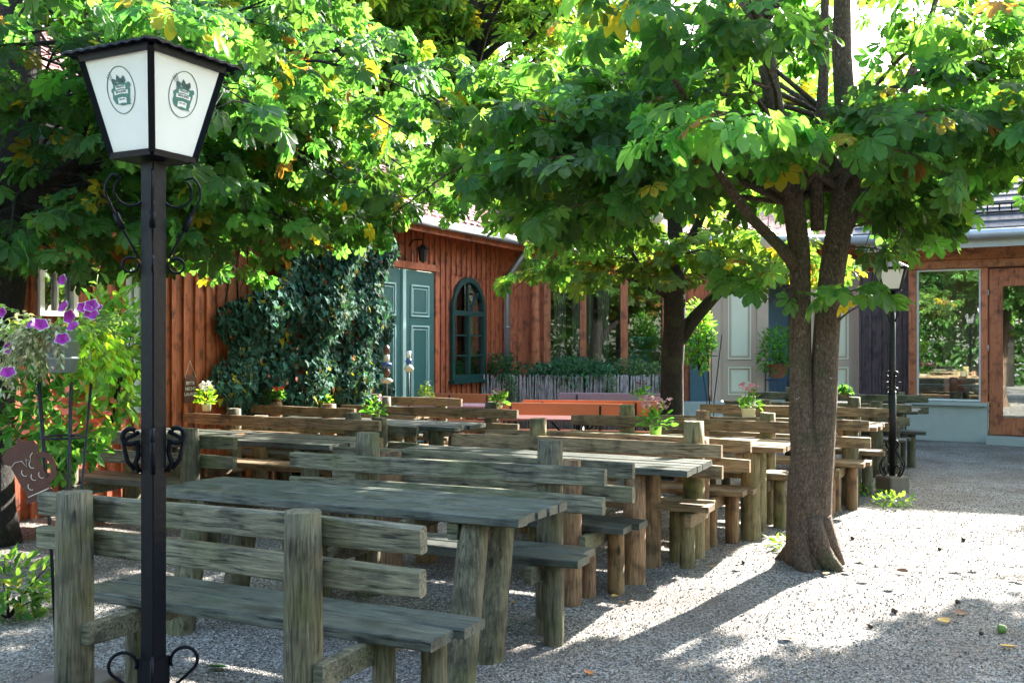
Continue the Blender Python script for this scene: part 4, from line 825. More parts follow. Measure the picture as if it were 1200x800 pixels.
b = MB(); b.lathe([(0, 0), (.062, 0), (.085, .2), (.09, .205), (.082, .2), (.075, .16), (0, .16)], n=22)
for z in (.06, .14): b.lathe([(.0635 + z * .1, z), (.069 + z * .1, z + .006), (.065 + z * .1, z + .012)], n=22)
b.build('bucket', M['zinc'], bk)
# trailing variegated ivy, lime tendrils, petunias
def trail(parent, starts, n, length, tint, size, drop=.8, kind='simple', name='trailing_stems', yellow=0, mat='leaf'):
    pos = []; ax = []; b = MB()
    for k in range(n):
        a = random.uniform(*starts); p = Vector(parent.location) + Vector((.07 * math.cos(a), .07 * math.sin(a), .2)); d = Vector((math.cos(a), math.sin(a), random.uniform(.0, .9))); pts = [p.copy()]
        L = length * random.uniform(.5, 1.1)
        for i in range(9):
            d += Vector((random.uniform(-.35, .35), random.uniform(-.35, .35), -drop * .28)); d.normalize(); p = p + d * L / 9; pts.append(p.copy())
            for q in range(2): pos.append(tuple(p + Vector((random.uniform(-.02, .02),) * 1 + (random.uniform(-.02, .02), random.uniform(-.02, .02))))); ax.append(tuple(d + Vector((random.uniform(-1, 1), random.uniform(-1, 1), random.uniform(-.8, .4)))))
        b.tube([v - parent.location for v in pts], .0022, 3)
    b.build(name, flat('stem_green', (.14, .17, .05), .7), parent); m = len(pos)
    leaves_mesh('leaves', kind, np.array(pos), np.array(ax), np.array((0, -.5, .8))[None] + rng.normal(0, .5, (m, 3)), size * rng.uniform(.6, 1.2, m), tints(m, tint, .3, yellow), M[mat], parent)
trail(bk, (R(115), R(262)), 60, .40, (.30, .34, .22), .034, .9, mat='ivyleaf')
trail(bk, (R(-25), R(80)), 16, .42, (.16, .34, .03), .06, 1.2, yellow=.05)
trail(bk, (R(235), R(300)), 9, .26, (.30, .34, .22), .03, 1.6, mat='ivyleaf')
trail(bk, (R(0), R(360)), 22, .30, (.10, .2, .05), .04, .2)
b = MB(); P = []; 
for px, py in ((73, 328), (107, 358), (110, 369), (85, 382), (73, 397), (81, 371), (10, 408), (97, 360), (74, 359), (104, 366), (9, 436), (2, 366), (115, 361), (38, 379), (47, 380)):
    q = at(px, py, 4.32 + random.uniform(-.05, .08)); P.append(q - bk.location)
for p in P[:]:
    tl = Matrix.Rotation(R(60) + random.uniform(-.4, .4), 3, 'X') @ Matrix.Rotation(random.uniform(-.5, .5), 3, 'Y'); r = random.uniform(.02, .032)
    vs = [Vector((0, 0, -.6 * r))] + [Vector((r * (1 + .12 * math.cos(5 * a)) * math.cos(a), r * (1 + .12 * math.cos(5 * a)) * math.sin(a), .1 * r)) for a in [2 * math.pi * i / 20 for i in range(20)]]
    b = MB(); b.add([tl @ v + p for v in vs], [(0, 1 + i, 1 + (i + 1) % 20) for i in range(20)]); pe = b.build('petunia', M['purple'], bk); b = MB(); b.add([tl @ (Vector((v.x * 1.16, v.y * 1.16, v.z - .003))) + p for v in vs], [(0, 1 + i, 1 + (i + 1) % 20) for i in range(20)]); b.build('petal_rim', M['petal_white'], pe)
# mug sign
sg = thing('mug_sign', 'rusty beer mug shaped sign with pale scratched lines, hung on the rod stand', 'sign', PS + Vector((-.095, -.13, 1.02)), R(5))
SM = Matrix(((1, 0, 0, 0), (0, 0, -1, 0), (0, 1, 0, 0), (0, 0, 0, 1))) @ Matrix.Rotation(R(24), 4, 'Z')
b = MB(); body = [(-.068, -.14), (.062, -.14), (.066, -.12), (.055, -.115), (.066, .06), (.085, .085), (.075, .12), (.03, .135), (.02, .17), (-.0, .135), (-.05, .13), (-.085, .105), (-.085, .07), (-.066, .055), (-.055, -.115), (-.07, -.12)]
b.prism(body, .006, SM); b.build('mug_plate', M['rust'], sg)
b = MB(); ho = [(.058, .055), (.09, .06), (.118, .035), (.122, -.02), (.105, -.07), (.058, -.095)]; hi = [(.058, .03), (.082, .035), (.096, .018), (.099, -.018), (.085, -.05), (.058, -.065)]; ringprism(b, ho, hi, .006, SM @ Matrix.Translation((0, 0, 0))); b.build('mug_handle', M['rust'], sg)
b = MB(); F3 = SM @ Matrix.Translation((0, 0, .0045))
def line(mb, pts, w=.0018): mb.tube([F3 @ Vector((x, y, 0)) for x, y in pts], w, 4)
line(b, [(-.075, .04), (-.04, .06), (-.01, .055), (0, .02), (.012, .055), (.025, .035), (.035, .06), (.05, .07)]); line(b, [(-.05, -.11), (.05, -.11)], .003)
for cx_, cy_ in ((-.02, .0), (.025, .02), (.01, -.035), (.045, -.04), (-.02, -.07)): line(b, [(cx_ + .012 * math.cos(R(a)), cy_ + .016 * math.sin(R(a))) for a in range(110, 290, 25)])
b.build('scratched_lines', M['chalk'], sg)
b = MB(); b.tube([F3 @ Vector((.015, .16, 0)), Vector((.04, .05, .32))], .002, 4); b.build('hanging_wire', M['iron2'], sg)
o = MB(); o.prism([(-.2, -.12), (-.06, -.16), (.18, -.12), (.22, .03), (.06, .12), (-.17, .07)], .05, Matrix.Translation((0, 0, 0))); q = o.build('base_slab', M['stone'], bevel=.01); q.location = PS + Vector((.05, 0, .01)); tag(q, 'flat brown stone slab under the foot of the rod stand', 'stone slab')

# second petunia stand and hanging basket far back
p2 = Vector((onpix(833, 14.6, 0))); s2 = plant_stand(p2, 1.75, 'distant stand of thin rods with a planter, before the cream doors', 0, False, 1.6)
h2 = bush('trailing_planter', 'bright green trailing planter on the distant rod stand', 'potted plant', onpix(819, 14.55, 1.75), (.24, .2, .55), 900, .085, (.10, .27, .05), yellow=.04)
h3 = bush('hanging_basket', 'bright green bushy basket hung in the open doorway', 'potted plant', onpix(911, 17.0, 1.5), (.33, .25, .42), 900, .085, (.09, .24, .05))
b = MB(); b.lathe([(.0, -.62), (.12, -.58), (.2, -.35), (.21, -.35)], c=(0, 0, .55), n=14); b.build('basket_pot', M['terra'], h3)

# geraniums and lime shrub by the wall at the left
bush('lime_shrub', 'sunlit lime green shrub left of the lamp post before the red wall', 'shrub', at(132, 415, 6.0), (.22, .22, .42), 420, .11, (.11, .25, .045), yellow=.03)
bush('leafy_shrub', 'mid green leafy plant behind the petunia stand at the left edge', 'shrub', at(70, 480, 6.9), (.42, .3, .45), 800, .11, (.06, .2, .04))
ge_ = thing('geranium', 'coral flowering geranium behind the petunia stand', 'potted plant', at(88, 540, 6.5)); ge_.location.z = .75
b = MB(); blossoms(b, [at(random.gauss(88, 26), random.gauss(480, 17), random.uniform(5.75, 6.1)) - ge_.location for _ in range(95)], .03); b.build('blossoms', M['coral'], ge_)
n = 220; pos = np.array([tuple(at(random.gauss(88, 28), random.gauss(485, 22), random.uniform(5.9, 6.3))) for _ in range(n)])
leaves_mesh('leaves', 'simple', pos, rng.normal(0, 1, (n, 3)), np.array((0, -.4, 1.))[None] + rng.normal(0, .4, (n, 3)), rng.uniform(.06, .1, n), tints(n, (.09, .25, .05), .3), M['leaf'], ge_)
bush('ground_weed', 'leafy weed clump with reddish leaves at the foot of the left tree', 'plant', (-2.95, 5.75, .18), (.3, .2, .22), 320, .08, (.07, .18, .04), yellow=.06)
for px, py, lb in ((1046, 590, 'small weed tuft at the foot of the far lamp'), (1008, 578, 'small weed tuft beside the bench legs left of the far lamp'), (928, 645, 'small weed tuft left of the big trunk')):
    Y = 1840 / (py - 404); bush('weed', lb, 'plant', ((px - 600) / 1150 * Y, Y, .04), (.2, .12, .06), 90, .06, (.10, .22, .04), stems=0)

# small wall sign, ceramic stakes, hanging globes
ws = thing('wall_sign', 'small brown board with white lettering hung on the sunlit red wall', 'sign', wp(7.43, 1.13, .05))
fm = wframe(0, 0, 0); fm.translation = Vector((0, 0, 0)); b = MB(); b.prism([(-.085, -.16), (.085, -.16), (.085, .1), (.05, .14), (-.05, .14), (-.085, .1)], .015, fm); b.build('board', M['rust'], ws)
for i, s_ in enumerate(('BITTE', 'NICHT', 'LAUFEN')): text('lettering', s_, .05, M['white'], ws, fm @ Matrix.Translation((0, .05 - i * .06, .009)))
b = MB(); b.tube([fm @ Vector((-.08, .11, .01)), fm @ Vector((0, .3, 0)), fm @ Vector((.08, .11, .01))], .004, 4); b.build('cord', M['chalk'], ws)
def stake(px, Y, ztop, label, seq):
    t = thing('ceramic_stake', label, 'garden ornament', onpix(px, Y, 0)); b = MB(); b.tube([(0, 0, 0), (0, 0, ztop)], .009, 6); b.build('rod', M['iron2'], t); z = ztop
    for kind, r, h, m in seq:
        z -= h; b = MB(); b.lathe([(0, h), (r * .5, h * .95), (r, h * .5), (r * .6, h * .1), (0, 0)] if kind == 'o' else [(0, h), (r * .8, h), (r * .8, 0), (0, 0)], c=(0, 0, z), n=14); b.build('ceramic_piece', M[m], t)
stake(453, 12.6, 1.6, 'dark rod threaded with brown, cream and blue ceramics before the green door', [('o', .045, .13, 'brass'), ('b', .045, .09, 'creamcer'), ('o', .08, .07, 'bluecer'), ('o', .05, .13, 'brass'), ('o', .085, .08, 'creamcer')])
stake(479, 12.9, 1.52, 'paler rod of white and blue ceramics before the green door', [('b', .035, .09, 'white'), ('o', .045, .09, 'bluecer'), ('o', .07, .1, 'creamcer')])
for px, py, Y, lb in ((768, 254, 9.5, 'round white globe lamp hanging among the leaves above the dark tree'), (900, 282, 9.5, 'round white globe lamp hanging left of the big trunk')):
    p = at(px, py, Y); t = thing('globe_lamp', lb, 'hanging lamp', p); b = MB(); r = .075
    b.lathe([(r * math.sin(R(a)), -r * math.cos(R(a))) for a in range(0, 181, 15)], n=20); b.build('globe', M['milk'], t); b = MB(); b.tube([(0, 0, r), (.02, 0, 1.6)], .004, 4); b.build('cord', M['iron2'], t)

# ------------------------------------------------------------------ trees
def in_poly(x, y, poly):
    c = np.zeros(len(x), bool); n = len(poly)
    for i in range(n):
        x0, y0 = poly[i]; x1, y1 = poly[(i + 1) % n]
        cond = ((y0 > y) != (y1 > y)); xi = (x1 - x0) * (y - y0) / (y1 - y0 + 1e-12) + x0; c ^= cond & (x < xi)
    return c
def gpx(px, py): Y = 1840 / (py - 404); return ((px - 600) / 1150 * Y, Y)
LIT = [[gpx(*p) for p in ((965, 596), (1130, 598), (1230, 612), (1230, 684), (1175, 702), (1062, 736), (1002, 756), (942, 774), (885, 800), (795, 795), (800, 772), (850, 720), (930, 685), (960, 660))],
       [gpx(*p) for p in ((700, 690), (780, 672), (905, 668), (870, 700), (760, 718), (690, 722))]]
def clear_of_sun(P, keep=.02):  # thins crowns wherever foliage would shade the LIT gravel, shaping the sun patch
    k = P[:, 2] / math.tan(SUN_EL); gx = P[:, 0] - k * math.sin(SUN_BEAR); gy = P[:, 1] - k * math.cos(SUN_BEAR)
    ins = np.zeros(len(P), bool)
    jx = gx + .12 * np.sin(gy * 9) + .08 * np.sin(gy * 21 + gx * 5) + rng.normal(0, .10, len(P)); jy = gy + .10 * np.sin(gx * 8) + .07 * np.sin(gx * 19) + rng.normal(0, .10, len(P))
    for pl in LIT: ins |= in_poly(jx, jy, pl)
    return ~ins | (rng.random(len(P)) < keep)
class Tree:
    def __init__(s, name, label, base, group=None):
        s.o = thing(name, label, 'tree', base, 0, group); s.base = Vector(base); s.tr = MB(); s.pos = []; s.ax = []; s.nr = []; s.bt = []; s.seg = []
    def limb(s, pts, rad, n=12, jit=.03):
        s.tr.tube([Vector(p) - s.base for p in pts], rad, n, jit=jit)
    def leafpair(s, p, d, tone, n=2, pet=.1):
        for k in range(n):
            a = random.uniform(0, 6.28); h = Vector((math.cos(a), math.sin(a), 0)) * .9 + d * .8 + Vector((0, 0, random.uniform(-.55, .25))); h.normalize()
            q = p + h * pet * random.uniform(.6, 1.5); s.pos.append(tuple(q)); hd = Vector((h.x, h.y, h.z - random.uniform(.1, .9))); s.ax.append(tuple(hd))
            s.nr.append((random.gauss(0, .5), random.gauss(0, .5), 1)); s.bt.append(tone)
    def bough(s, p0, p1, r0=.03, arch_=.15, tw=.17, tl=.6, dens=1, t0=.3, wood_=True, force=False):
        p0 = Vector(p0); p1 = Vector(p1); L = (p1 - p0).length; n = 7
        smp = np.array([tuple(p0.lerp(p1, q)) for q in (.4, .55, .7, .85, 1)])
        if not force and (~clear_of_sun(smp)).sum() > 1: return
        n = 7; tone = random.gauss(0, .18); pts = []
        for i in range(n + 1):
            t = i / n; q = p0.lerp(p1, t); q.z += arch_ * L * math.sin(math.pi * t) ; q += Vector((random.uniform(-.03, .03), random.uniform(-.03, .03), random.uniform(-.02, .02))) * L * .4; pts.append(q)
        if wood_: s.tr.tube([q - s.base for q in pts], [r0 * (1 - .8 * i / n) for i in range(n + 1)], 6)
        m = max(3, int(L / tw))
        for k in range(m):
            t = t0 + (1 - t0) * (k + random.random() * .6) / m; t = min(t, .999); i = int(t * n); q = pts[i].lerp(pts[i + 1], t * n - i); d = (pts[i + 1] - pts[i]).normalized()
            side = 1 if k % 2 else -1; a = side * R(random.uniform(35, 80)); td = Matrix.Rotation(a, 3, 'Z') @ d; td.z = td.z * .4 + random.uniform(-.25, .3); td.normalize()
            ln = tl * random.uniform(.45, 1.1) * (1.15 - .55 * t); e1 = q + td * ln * .5 + Vector((0, 0, .02)); e2 = q + td * ln + Vector((0, 0, -.10 * ln))
            if wood_: s.tr.tube([v - s.base for v in (q, e1, e2)], [.007, .005, .003], 3, caps=False)
            for pp, c in ((q.lerp(e1, .8), .8), (e1.lerp(e2, .4), 1.1), (e2, 3)):
                c = c * dens; c = int(c) + (random.random() < c % 1)
                if c: s.leafpair(pp, td, tone, c)
        s.leafpair(pts[-1], (p1 - p0).normalized(), tone, 4)
    def finish(s, size, tint, kind='hi', zmin=None, yellow=.02, brown=.01, bark='bark', var=.3, keepout=None, keep=0, light=None):
        s.tr.build('trunk', M[bark], s.o); P = np.array(s.pos); A = np.array(s.ax); Nn = np.array(s.nr); B = np.array(s.bt)
        ok = clear_of_sun(P, keep)
        if zmin is not None: ok &= P[:, 2] > zmin(P[:, 0], P[:, 1])
        if keepout is not None: ok &= ~keepout(P)
        P, A, Nn, B = P[ok], A[ok], Nn[ok], B[ok]; n = len(P)
        t = tints(n, tint, var, yellow, brown) * np.exp(B)[:, None]
        leaves_mesh('crown', kind, P, A, Nn, size * rng.uniform(.6, 1.2, n), t, M['leaf'], s.o); print('LEAVES', s.o.name, n); return s
def near_lantern(P, c=(LX, LY, 2.3), r=.9): return (np.abs(P[:, 0] - c[0]) < r) & (P[:, 1] < c[1] + 1.2)

# main chestnut
D = 7.15
t = Tree('chestnut_tree', 'big horse chestnut with forked brown trunk standing at the edge of the sunlit gravel', at(950, 404, D) * 1)
t.o.location.z = 0; t.base = Vector((2.17, D, 0)); t.o.location = t.base
A = lambda px, py, dy=0: at(px, py, D + dy)
b_ = [A(952, 672), A(948, 655), A(946, 630), A(944, 600), A(945, 565), A(946, 530)]
t.limb(b_ + [A(940, 495), A(938, 450), A(938, 405), A(938, 350), A(937, 300), A(930, 240), A(918, 180), A(905, 112), A(893, 30), A(885, -80), A(880, -220)], [.20, .172, .15, .138, .132, .118, .096, .080, .076, .074, .075, .078, .072, .065, .058, .045, .025], 16)
t.limb([A(948, 640, .0), A(952, 600, .02), A(956, 560), A(960, 520), A(965, 470), A(967, 420), A(970, 370), A(975, 320), A(982, 275), A(990, 225, .05), A(992, 150, .1), A(986, 60, .1), A(988, -80, .1), A(985, -260, .15)], [.135, .138, .124, .112, .10, .095, .093, .09, .092, .088, .08, .07, .05, .025], 16)
for a in range(5):   # root flare
    an = R(-160 + a * 62); t.limb([t.base + Vector((q * math.cos(an + .2 * j), q * math.sin(an + .2 * j), z)) for j, (q, z) in enumerate(((.08, .36), (.10, .24), (.13, .14), (.17, .06), (.22, .0), (.28, -.05)))], [.075, .08, .078, .07, .055, .03], 12)
t.limb([A(958, 270), A(957, 215), A(962, 150, -.1), A(966, 70, -.15), A(968, -90, -.2)], [.05, .05, .045, .035, .02], 10)
t.limb([A(938, 320), A(915, 290, -.15), A(880, 255, -.3), A(840, 200, -.5), A(800, 110, -.7), A(770, 60, -.8)], [.05, .045, .038, .03, .022, .012], 8)
t.limb([A(978, 300), A(1010, 225, .2), A(1045, 140, .3), A(1075, 70, .3), A(1110, -40, .3)], [.055, .045, .04, .03, .015], 8)
t.limb([A(990, 225), A(1040, 185, -.4), A(1100, 170, -.7), A(1150, 178, -.9)], [.03, .024, .016, .008], 6)
def stem(i): return None
ZS = [(A(938, 300), 2.0), (A(918, 180), 2), (A(893, 30), 2), (A(990, 225), 2), (A(986, 60), 2), (A(988, -80), 2), (A(880, -150), 2), (A(966, 70), 2)]
# boughs hanging over the view, placed round the stems in all directions
def radial(t, stems, n, lmin, lmax, el0, el1, az=(0, 360), **k):
    for i in range(n):
        st = random.choice(stems); a = R(random.uniform(*az)); e = R(random.uniform(el0, el1)); L = random.uniform(lmin, lmax)
        t.bough(st, Vector(st) + Vector((math.cos(a) * math.cos(e), math.sin(a) * math.cos(e), math.sin(e))) * L, **k)
lowst = [A(930, 240), A(918, 180), A(990, 225, .05), A(992, 150, .1), A(957, 215)]
topst = [A(893, 30), A(885, -80), A(986, 60, .1), A(988, -80, .1), A(968, -60, -.2), A(880, -200), A(986, -240, .1)]
# azimuth 180 = towards the left of the picture
radial(t, lowst, 13, 1.5, 3.0, -10, 20, (130, 235), r0=.022)
radial(t, lowst, 13, 1.3, 2.5, -4, 18, (-60, 60), r0=.02)
radial(t, lowst, 7, 1.0, 2.0, 2, 20, (60, 140), r0=.02)
radial(t, lowst, 5, 1.0, 1.9, 0, 16, (235, 300), r0=.02)
radial(t, topst, 17, 1.6, 3.0, -5, 40, (0, 360), r0=.025, dens=.8)
radial(t, topst, 7, 2.0, 3.4, -5, 15, (35, 80), r0=.025)  # extra boughs reaching away to the right, added to shade gravel by the tables
for p1 in ((-.2, 7.5, 2.9), (.1, 8.2, 2.65), (-.2, 6.8, 3.2), (.3, 7.0, 2.55), (.5, 8.6, 2.7), (-.25, 8.3, 3.4), (.2, 6.4, 2.8), (0, 7.6, 3.7)): t.bough(random.choice(lowst), p1, .02, .06, force=True)
for p1 in (A(1095, 255, .3), A(1070, 215, .6), A(1088, 292, .2), A(1062, 238, -.3), A(1110, 225, .6), A(1050, 300, .5)): t.bough(A(990, 235, .05), p1, .015, .05, .15, .4, .8, .4, force=True)
for p1 in ((3.6, 9.2, 3.1), (4.0, 9.6, 3.6), (3.3, 9.0, 2.9), (4.4, 10.0, 4.0), (3.9, 8.9, 3.5), (3.2, 9.4, 3.2)): t.bough(random.choice(lowst), p1, .02, .08, force=True, dens=1.2)  # extra boughs added where they shade the lower middle gravel
for p0, p1 in ((A(938, 330), A(905, 355, -.5)), (A(975, 330), A(1005, 352, -.4)), (A(940, 340), A(868, 330, -.4)), (A(978, 290), A(1058, 300, -.3)), (A(985, 270), A(1085, 262, .2)), (A(978, 380), A(1015, 355, -.3)), (A(990, 240), A(1110, 235, .4))):
    t.bough(p0, p1, .01, .05, .2, .22, .6, .5)
t.finish(.168, (.055, .15, .038), 'hi', zmin=lambda x, y: np.where(x < 1.0, 2.22 + .10 * np.sin(x * 5), np.where(x > 2.6, 2.33, 1.9)), keepout=lambda P: near_lantern(P) | (P[:, 1] < 3.6) | (((P[:, 0] < .1)) & (P[:, 2] < 2.5)) | (P[:, 0] < -.35), yellow=.012, brown=.008)

# dark chestnut behind, in front of the glazed building
D2_ = 12.0; B2 = lambda px, py, dy=0: at(px, py, D2_ + dy)
t = Tree('chestnut_tree', 'dark-trunked smaller chestnut with yellowing leaves before the willow fence', (1.96, D2_, 0))
t.limb([B2(785, 557), B2(786, 520), B2(787, 480), B2(788, 430), B2(791, 380), B2(790, 330), B2(792, 290), B2(790, 240), B2(795, 180), B2(800, 100)], [.19, .16, .145, .135, .135, .13, .10, .085, .07, .04], 14)
t.limb([B2(792, 405), B2(812, 375), B2(835, 350), B2(860, 325), B2(890, 290)], [.09, .085, .07, .055, .03], 10)
t.limb([B2(788, 350), B2(765, 335), B2(735, 322), B2(705, 326), B2(670, 318)], [.06, .05, .042, .03, .015], 8)
t.limb([B2(792, 320), B2(815, 270), B2(840, 210), B2(850, 120)], [.07, .06, .05, .03], 8)
radial(t, [B2(790, 300), B2(792, 240), B2(795, 180), B2(800, 110), B2(760, 330), B2(840, 330), B2(835, 210)], 44, 1.0, 2.1, -8, 35, (0, 360), r0=.02, tw=.2)
radial(t, [B2(720, 322), B2(700, 322), B2(760, 320)], 9, .5, 1.0, -12, 12, (150, 330), r0=.01)
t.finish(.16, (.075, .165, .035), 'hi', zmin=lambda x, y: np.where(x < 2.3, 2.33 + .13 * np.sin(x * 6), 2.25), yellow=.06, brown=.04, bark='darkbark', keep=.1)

# left chestnut
T3 = Vector((-4.22, 7.9, 0)); t = Tree('chestnut_tree', 'thick dark trunk cut by the left edge of the picture, spreading over the lamp', T3)
t.limb([T3 + Vector(v) for v in ((.06, 0, -.05), (.04, 0, .3), (.05, 0, .9), (.1, 0, 1.6), (.12, .0, 2.2), (.18, 0, 2.9), (.25, .0, 3.8), (.25, 0, 4.8), (.3, 0, 6.2))], [.21, .17, .14, .15, .18, .19, .17, .12, .05], 14)
for v, rr in (((1.4, -.3, 3.4), .07), ((1.2, 1.0, 3.9), .06), ((-.9, -.8, 3.7), .07), ((.4, -1.5, 3.6), .06), ((.2, 1.5, 3.8), .06)): t.limb([T3 + Vector((.14, 0, 2.6)), T3 + Vector((v[0] * .5, v[1] * .5, 3.0)), T3 + Vector(v)], [rr, rr * .8, rr * .5], 8)
S3 = [T3 + Vector(v) for v in ((.2, 0, 2.8), (.25, 0, 3.5), (1.4, -.3, 3.4), (1.2, 1.0, 3.9), (.4, -1.3, 3.6), (.2, 1.5, 3.8), (.7, .0, 3.0), (.25, 0, 4.4))]
radial(t, S3, 38, 1.4, 3.1, -16, 20, (-55, 65), r0=.02, tw=.14, tl=.5)
radial(t, S3, 34, 1.4, 2.8, -10, 40, (0, 360), r0=.02)
for p0, p1 in (((-3.9, 7.9, 2.9), (-1.9, 8.4, 2.5)), ((-2.7, 7.6, 3.4), (-.9, 8.6, 2.75)), ((-2.9, 8.9, 3.9), (-.6, 9.6, 3.0)), ((-3.7, 8.1, 2.8), (-2.5, 7.4, 2.4)), ((-2.9, 8.8, 3.7), (-1.3, 9.0, 2.7)), ((-3.8, 7.8, 2.7), (-2.9, 6.9, 2.35)), ((-2.7, 7.6, 3.4), (-1.2, 7.6, 2.8)), ((-3.7, 8.0, 3.0), (-2.2, 8.8, 2.55)), ((-3.8, 7.7, 2.9), (-3.4, 6.6, 2.3)), ((-4.0, 7.8, 2.7), (-3.1, 8.3, 2.35)), ((-4.0, 7.8, 2.6), (-3.3, 7.2, 2.2)), ((-4.1, 7.9, 2.8), (-3.6, 8.6, 2.3)), ((-4.1, 7.9, 2.6), (-3.9, 6.8, 2.2))): t.bough(p0, p1, .02, .05, .14, .6)
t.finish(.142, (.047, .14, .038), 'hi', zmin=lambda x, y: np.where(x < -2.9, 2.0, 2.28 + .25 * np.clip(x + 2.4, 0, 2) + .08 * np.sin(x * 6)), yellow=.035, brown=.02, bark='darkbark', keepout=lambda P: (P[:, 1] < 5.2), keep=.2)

# further chestnuts: behind the left building edge, right of the frame, and behind the viewer (seen in the glass)
def simple_tree(name, label, base, h, rad, nb, size, tint, kind='lo', yellow=.05, group='trees beyond the roofs', keep=0, cz=.68, zmin=1.8, dens=1, ko=None, tl=.8, bark='darkbark', extra=()):
    t = Tree(name, label, base, group); B = Vector(base); t.limb([B + Vector((0, 0, -.1)), B + Vector((.05, 0, h * .25)), B + Vector((.1, .05, h * .55)), B + Vector((.15, 0, h * .9))], [h * .035, h * .027, h * .02, h * .006], 8)
    for k in range(nb):
        z0 = h * random.uniform(.28, .85); st = B + Vector((.1, 0, z0)); a = random.random() * 6.283; f = math.sin(math.pi * min(1, max(.08, (z0 / h - .12) / .85))) ** .6; L = rad * f * random.uniform(.6, 1.05); e = R(random.uniform(-12, 35))
        t.bough(st, st + Vector((math.cos(a) * math.cos(e), math.sin(a) * math.cos(e), math.sin(e))) * L, h * .006, .08, .3, tl, dens, .3)
    for p0, p1 in extra: t.bough(p0, p1, .02, .08, .16, tl, 1.1, .35, force=True)
    return t.finish(size, tint, kind, zmin=(lambda x, y: zmin + 0 * x), yellow=yellow, keep=keep, var=.35, keepout=ko, bark=bark)
RB = [((8.2, 11.2, 2.6), (5.2, 9.2, 3.3)), ((8.2, 11.2, 2.8), (4.7, 9.8, 3.6)), ((8.3, 11.2, 3.0), (6.0, 8.6, 3.2)), ((8.3, 11.2, 3.3), (6.4, 9.4, 3.9)), ((8.3, 11.2, 3.6), (5.4, 10.4, 4.4)), ((8.3, 11.2, 3.2), (6.8, 8.8, 3.5)), ((8.2, 11.2, 2.9), (5.6, 8.9, 3.6)), ((8.3, 11.2, 4.2), (6.6, 10.4, 5.0)), ((8.3, 11.2, 4.2), (5.6, 11.0, 5.3)), ((8.3, 11.2, 4.2), (7.4, 9.6, 4.6)), ((8.2, 11.2, 3.1), (4.9, 9.3, 4.1))]
simple_tree('chestnut_tree', 'leafy chestnut whose branches hang in at the right edge over the slate roof', (8.3, 11.2, 0), 8, 3.9, 44, .17, (.075, .18, .03), 'hi', .05, None, 0, zmin=2.85, tl=.6, dens=.5, extra=RB)
simple_tree('chestnut_tree', 'tall leafy chestnut added beyond the right edge, by the slate-roofed house, to shade the gravel', (11.2, 13.4, 0), 9, 4.6, 64, .2, (.07, .17, .03), 'hi', .04, None, 0, zmin=4.4, tl=.7, dens=1)  # added off-frame so its crown shades the lower middle gravel
for bx_, h_, r_c, tint_, lb in (((-9.5, 15.5, 0), 10, 4.2, (.10, .19, .03), 'yellow-green tree behind the left roof at the top left corner'), ((-6.0, 22, 0), 13, 5.0, (.10, .2, .03), 'bright tree behind the red tiled roof, left of centre'), ((-1.2, 25, 0), 15, 5.2, (.08, .18, .04), 'pale tree seen in the gap above the downpipe'), ((1.2, 23.5, 0), 7.5, 3.4, (.10, .2, .05), 'pale yellow-green tree just behind the ridge of the glazed building'), ((4.5, 25.5, 0), 9, 4.2, (.07, .17, .03), 'tree behind the glazed building in the middle right'), ((10.5, 26, 0), 8.5, 4.2, (.10, .19, .03), 'tree behind the slate roof right of the big trunk'), ((16.5, 23, 0), 8.5, 4.4, (.08, .17, .03), 'tree behind the slate roof at the right edge')):
    simple_tree('broadleaf_tree', lb, bx_, h_, r_c, 140 if h_ > 12 else 85, .34, tint_, 'lo', .06, 'trees beyond the roofs', 0, zmin=3.0, tl=1.0)
for bx_, lb in (((-5.5, -5, 0), 'tree behind the viewer on the left, seen in the glass'), ((4.5, -5.5, 0), 'tree behind the viewer on the right, seen in the glass'), ((11.5, 1, 0), 'tree far right of the view beside the open gravel'), ((0, -10, 0), 'tree farthest behind the viewer')):
    simple_tree('broadleaf_tree', lb, bx_, 9, 4.2, 60, .34, (.06, .15, .03), 'lo', .03, 'trees behind the viewer', 0, zmin=1.2, tl=1.0)

# hedge behind the viewer, seen in the glass
for (hx, hy, L, lb) in ((-9, -6, 9, 'tall hedge behind the viewer on the left'), (5, -9, 16, 'tall hedge straight behind the viewer'), (14, 3, 8, 'tall hedge far right of the gravel')):
    bush('hedge', lb, 'hedge', (hx, hy, 1.7), (L * .75, 1.0, 2.2) if hx < 12 else (1.0, L * .7, 2.2), 5200, .36, (.05, .13, .03), stems=6, group='hedges behind the viewer')
# ------------------------------------------------------------------ fallen leaves, conkers, the green apple
def dry_leaf(px, py, label, col, size=.05, z=0, Y=None, leafname='fallen_leaf'):
    Y = Y or 1840 / (py - 404); b = MB(); n = 8; pts = []
    for i in range(n + 1):
        t = i / n; wdt = math.sin(math.pi * t) ** .8 * .38; pts.append((t - .5, wdt))
    curl = random.uniform(.1, .35); vs = []; 
    for x, w_ in pts: vs += [Vector((x, -w_, .25 * w_ + curl * x * x)), Vector((x, 0, curl * x * x)), Vector((x, w_, .3 * w_ + curl * x * x))]
    m = Matrix.Rotation(random.random() * 6.28, 3, 'Z') @ Matrix.Rotation(random.uniform(-.3, .3), 3, 'X'); b.add([m @ (v * size) for v in vs], [(3 * i + k, 3 * i + 3 + k, 3 * i + 4 + k, 3 * i + 1 + k) for i in range(n) for k in (0, 1)], True)
    o = b.build(leafname, col); X_ = (px - 600) / 1150 * Y; o.location = (X_, Y, (z if z else gz(X_, Y) + .004)); tag(o, label, 'leaf', 'fallen leaves on the gravel'); return o
DL = [flat('dry_leaf_yellow', (.55, .33, .07), .7), flat('dry_leaf_orange', (.5, .17, .05), .7), flat('dry_leaf_brown', (.22, .11, .06), .8)]
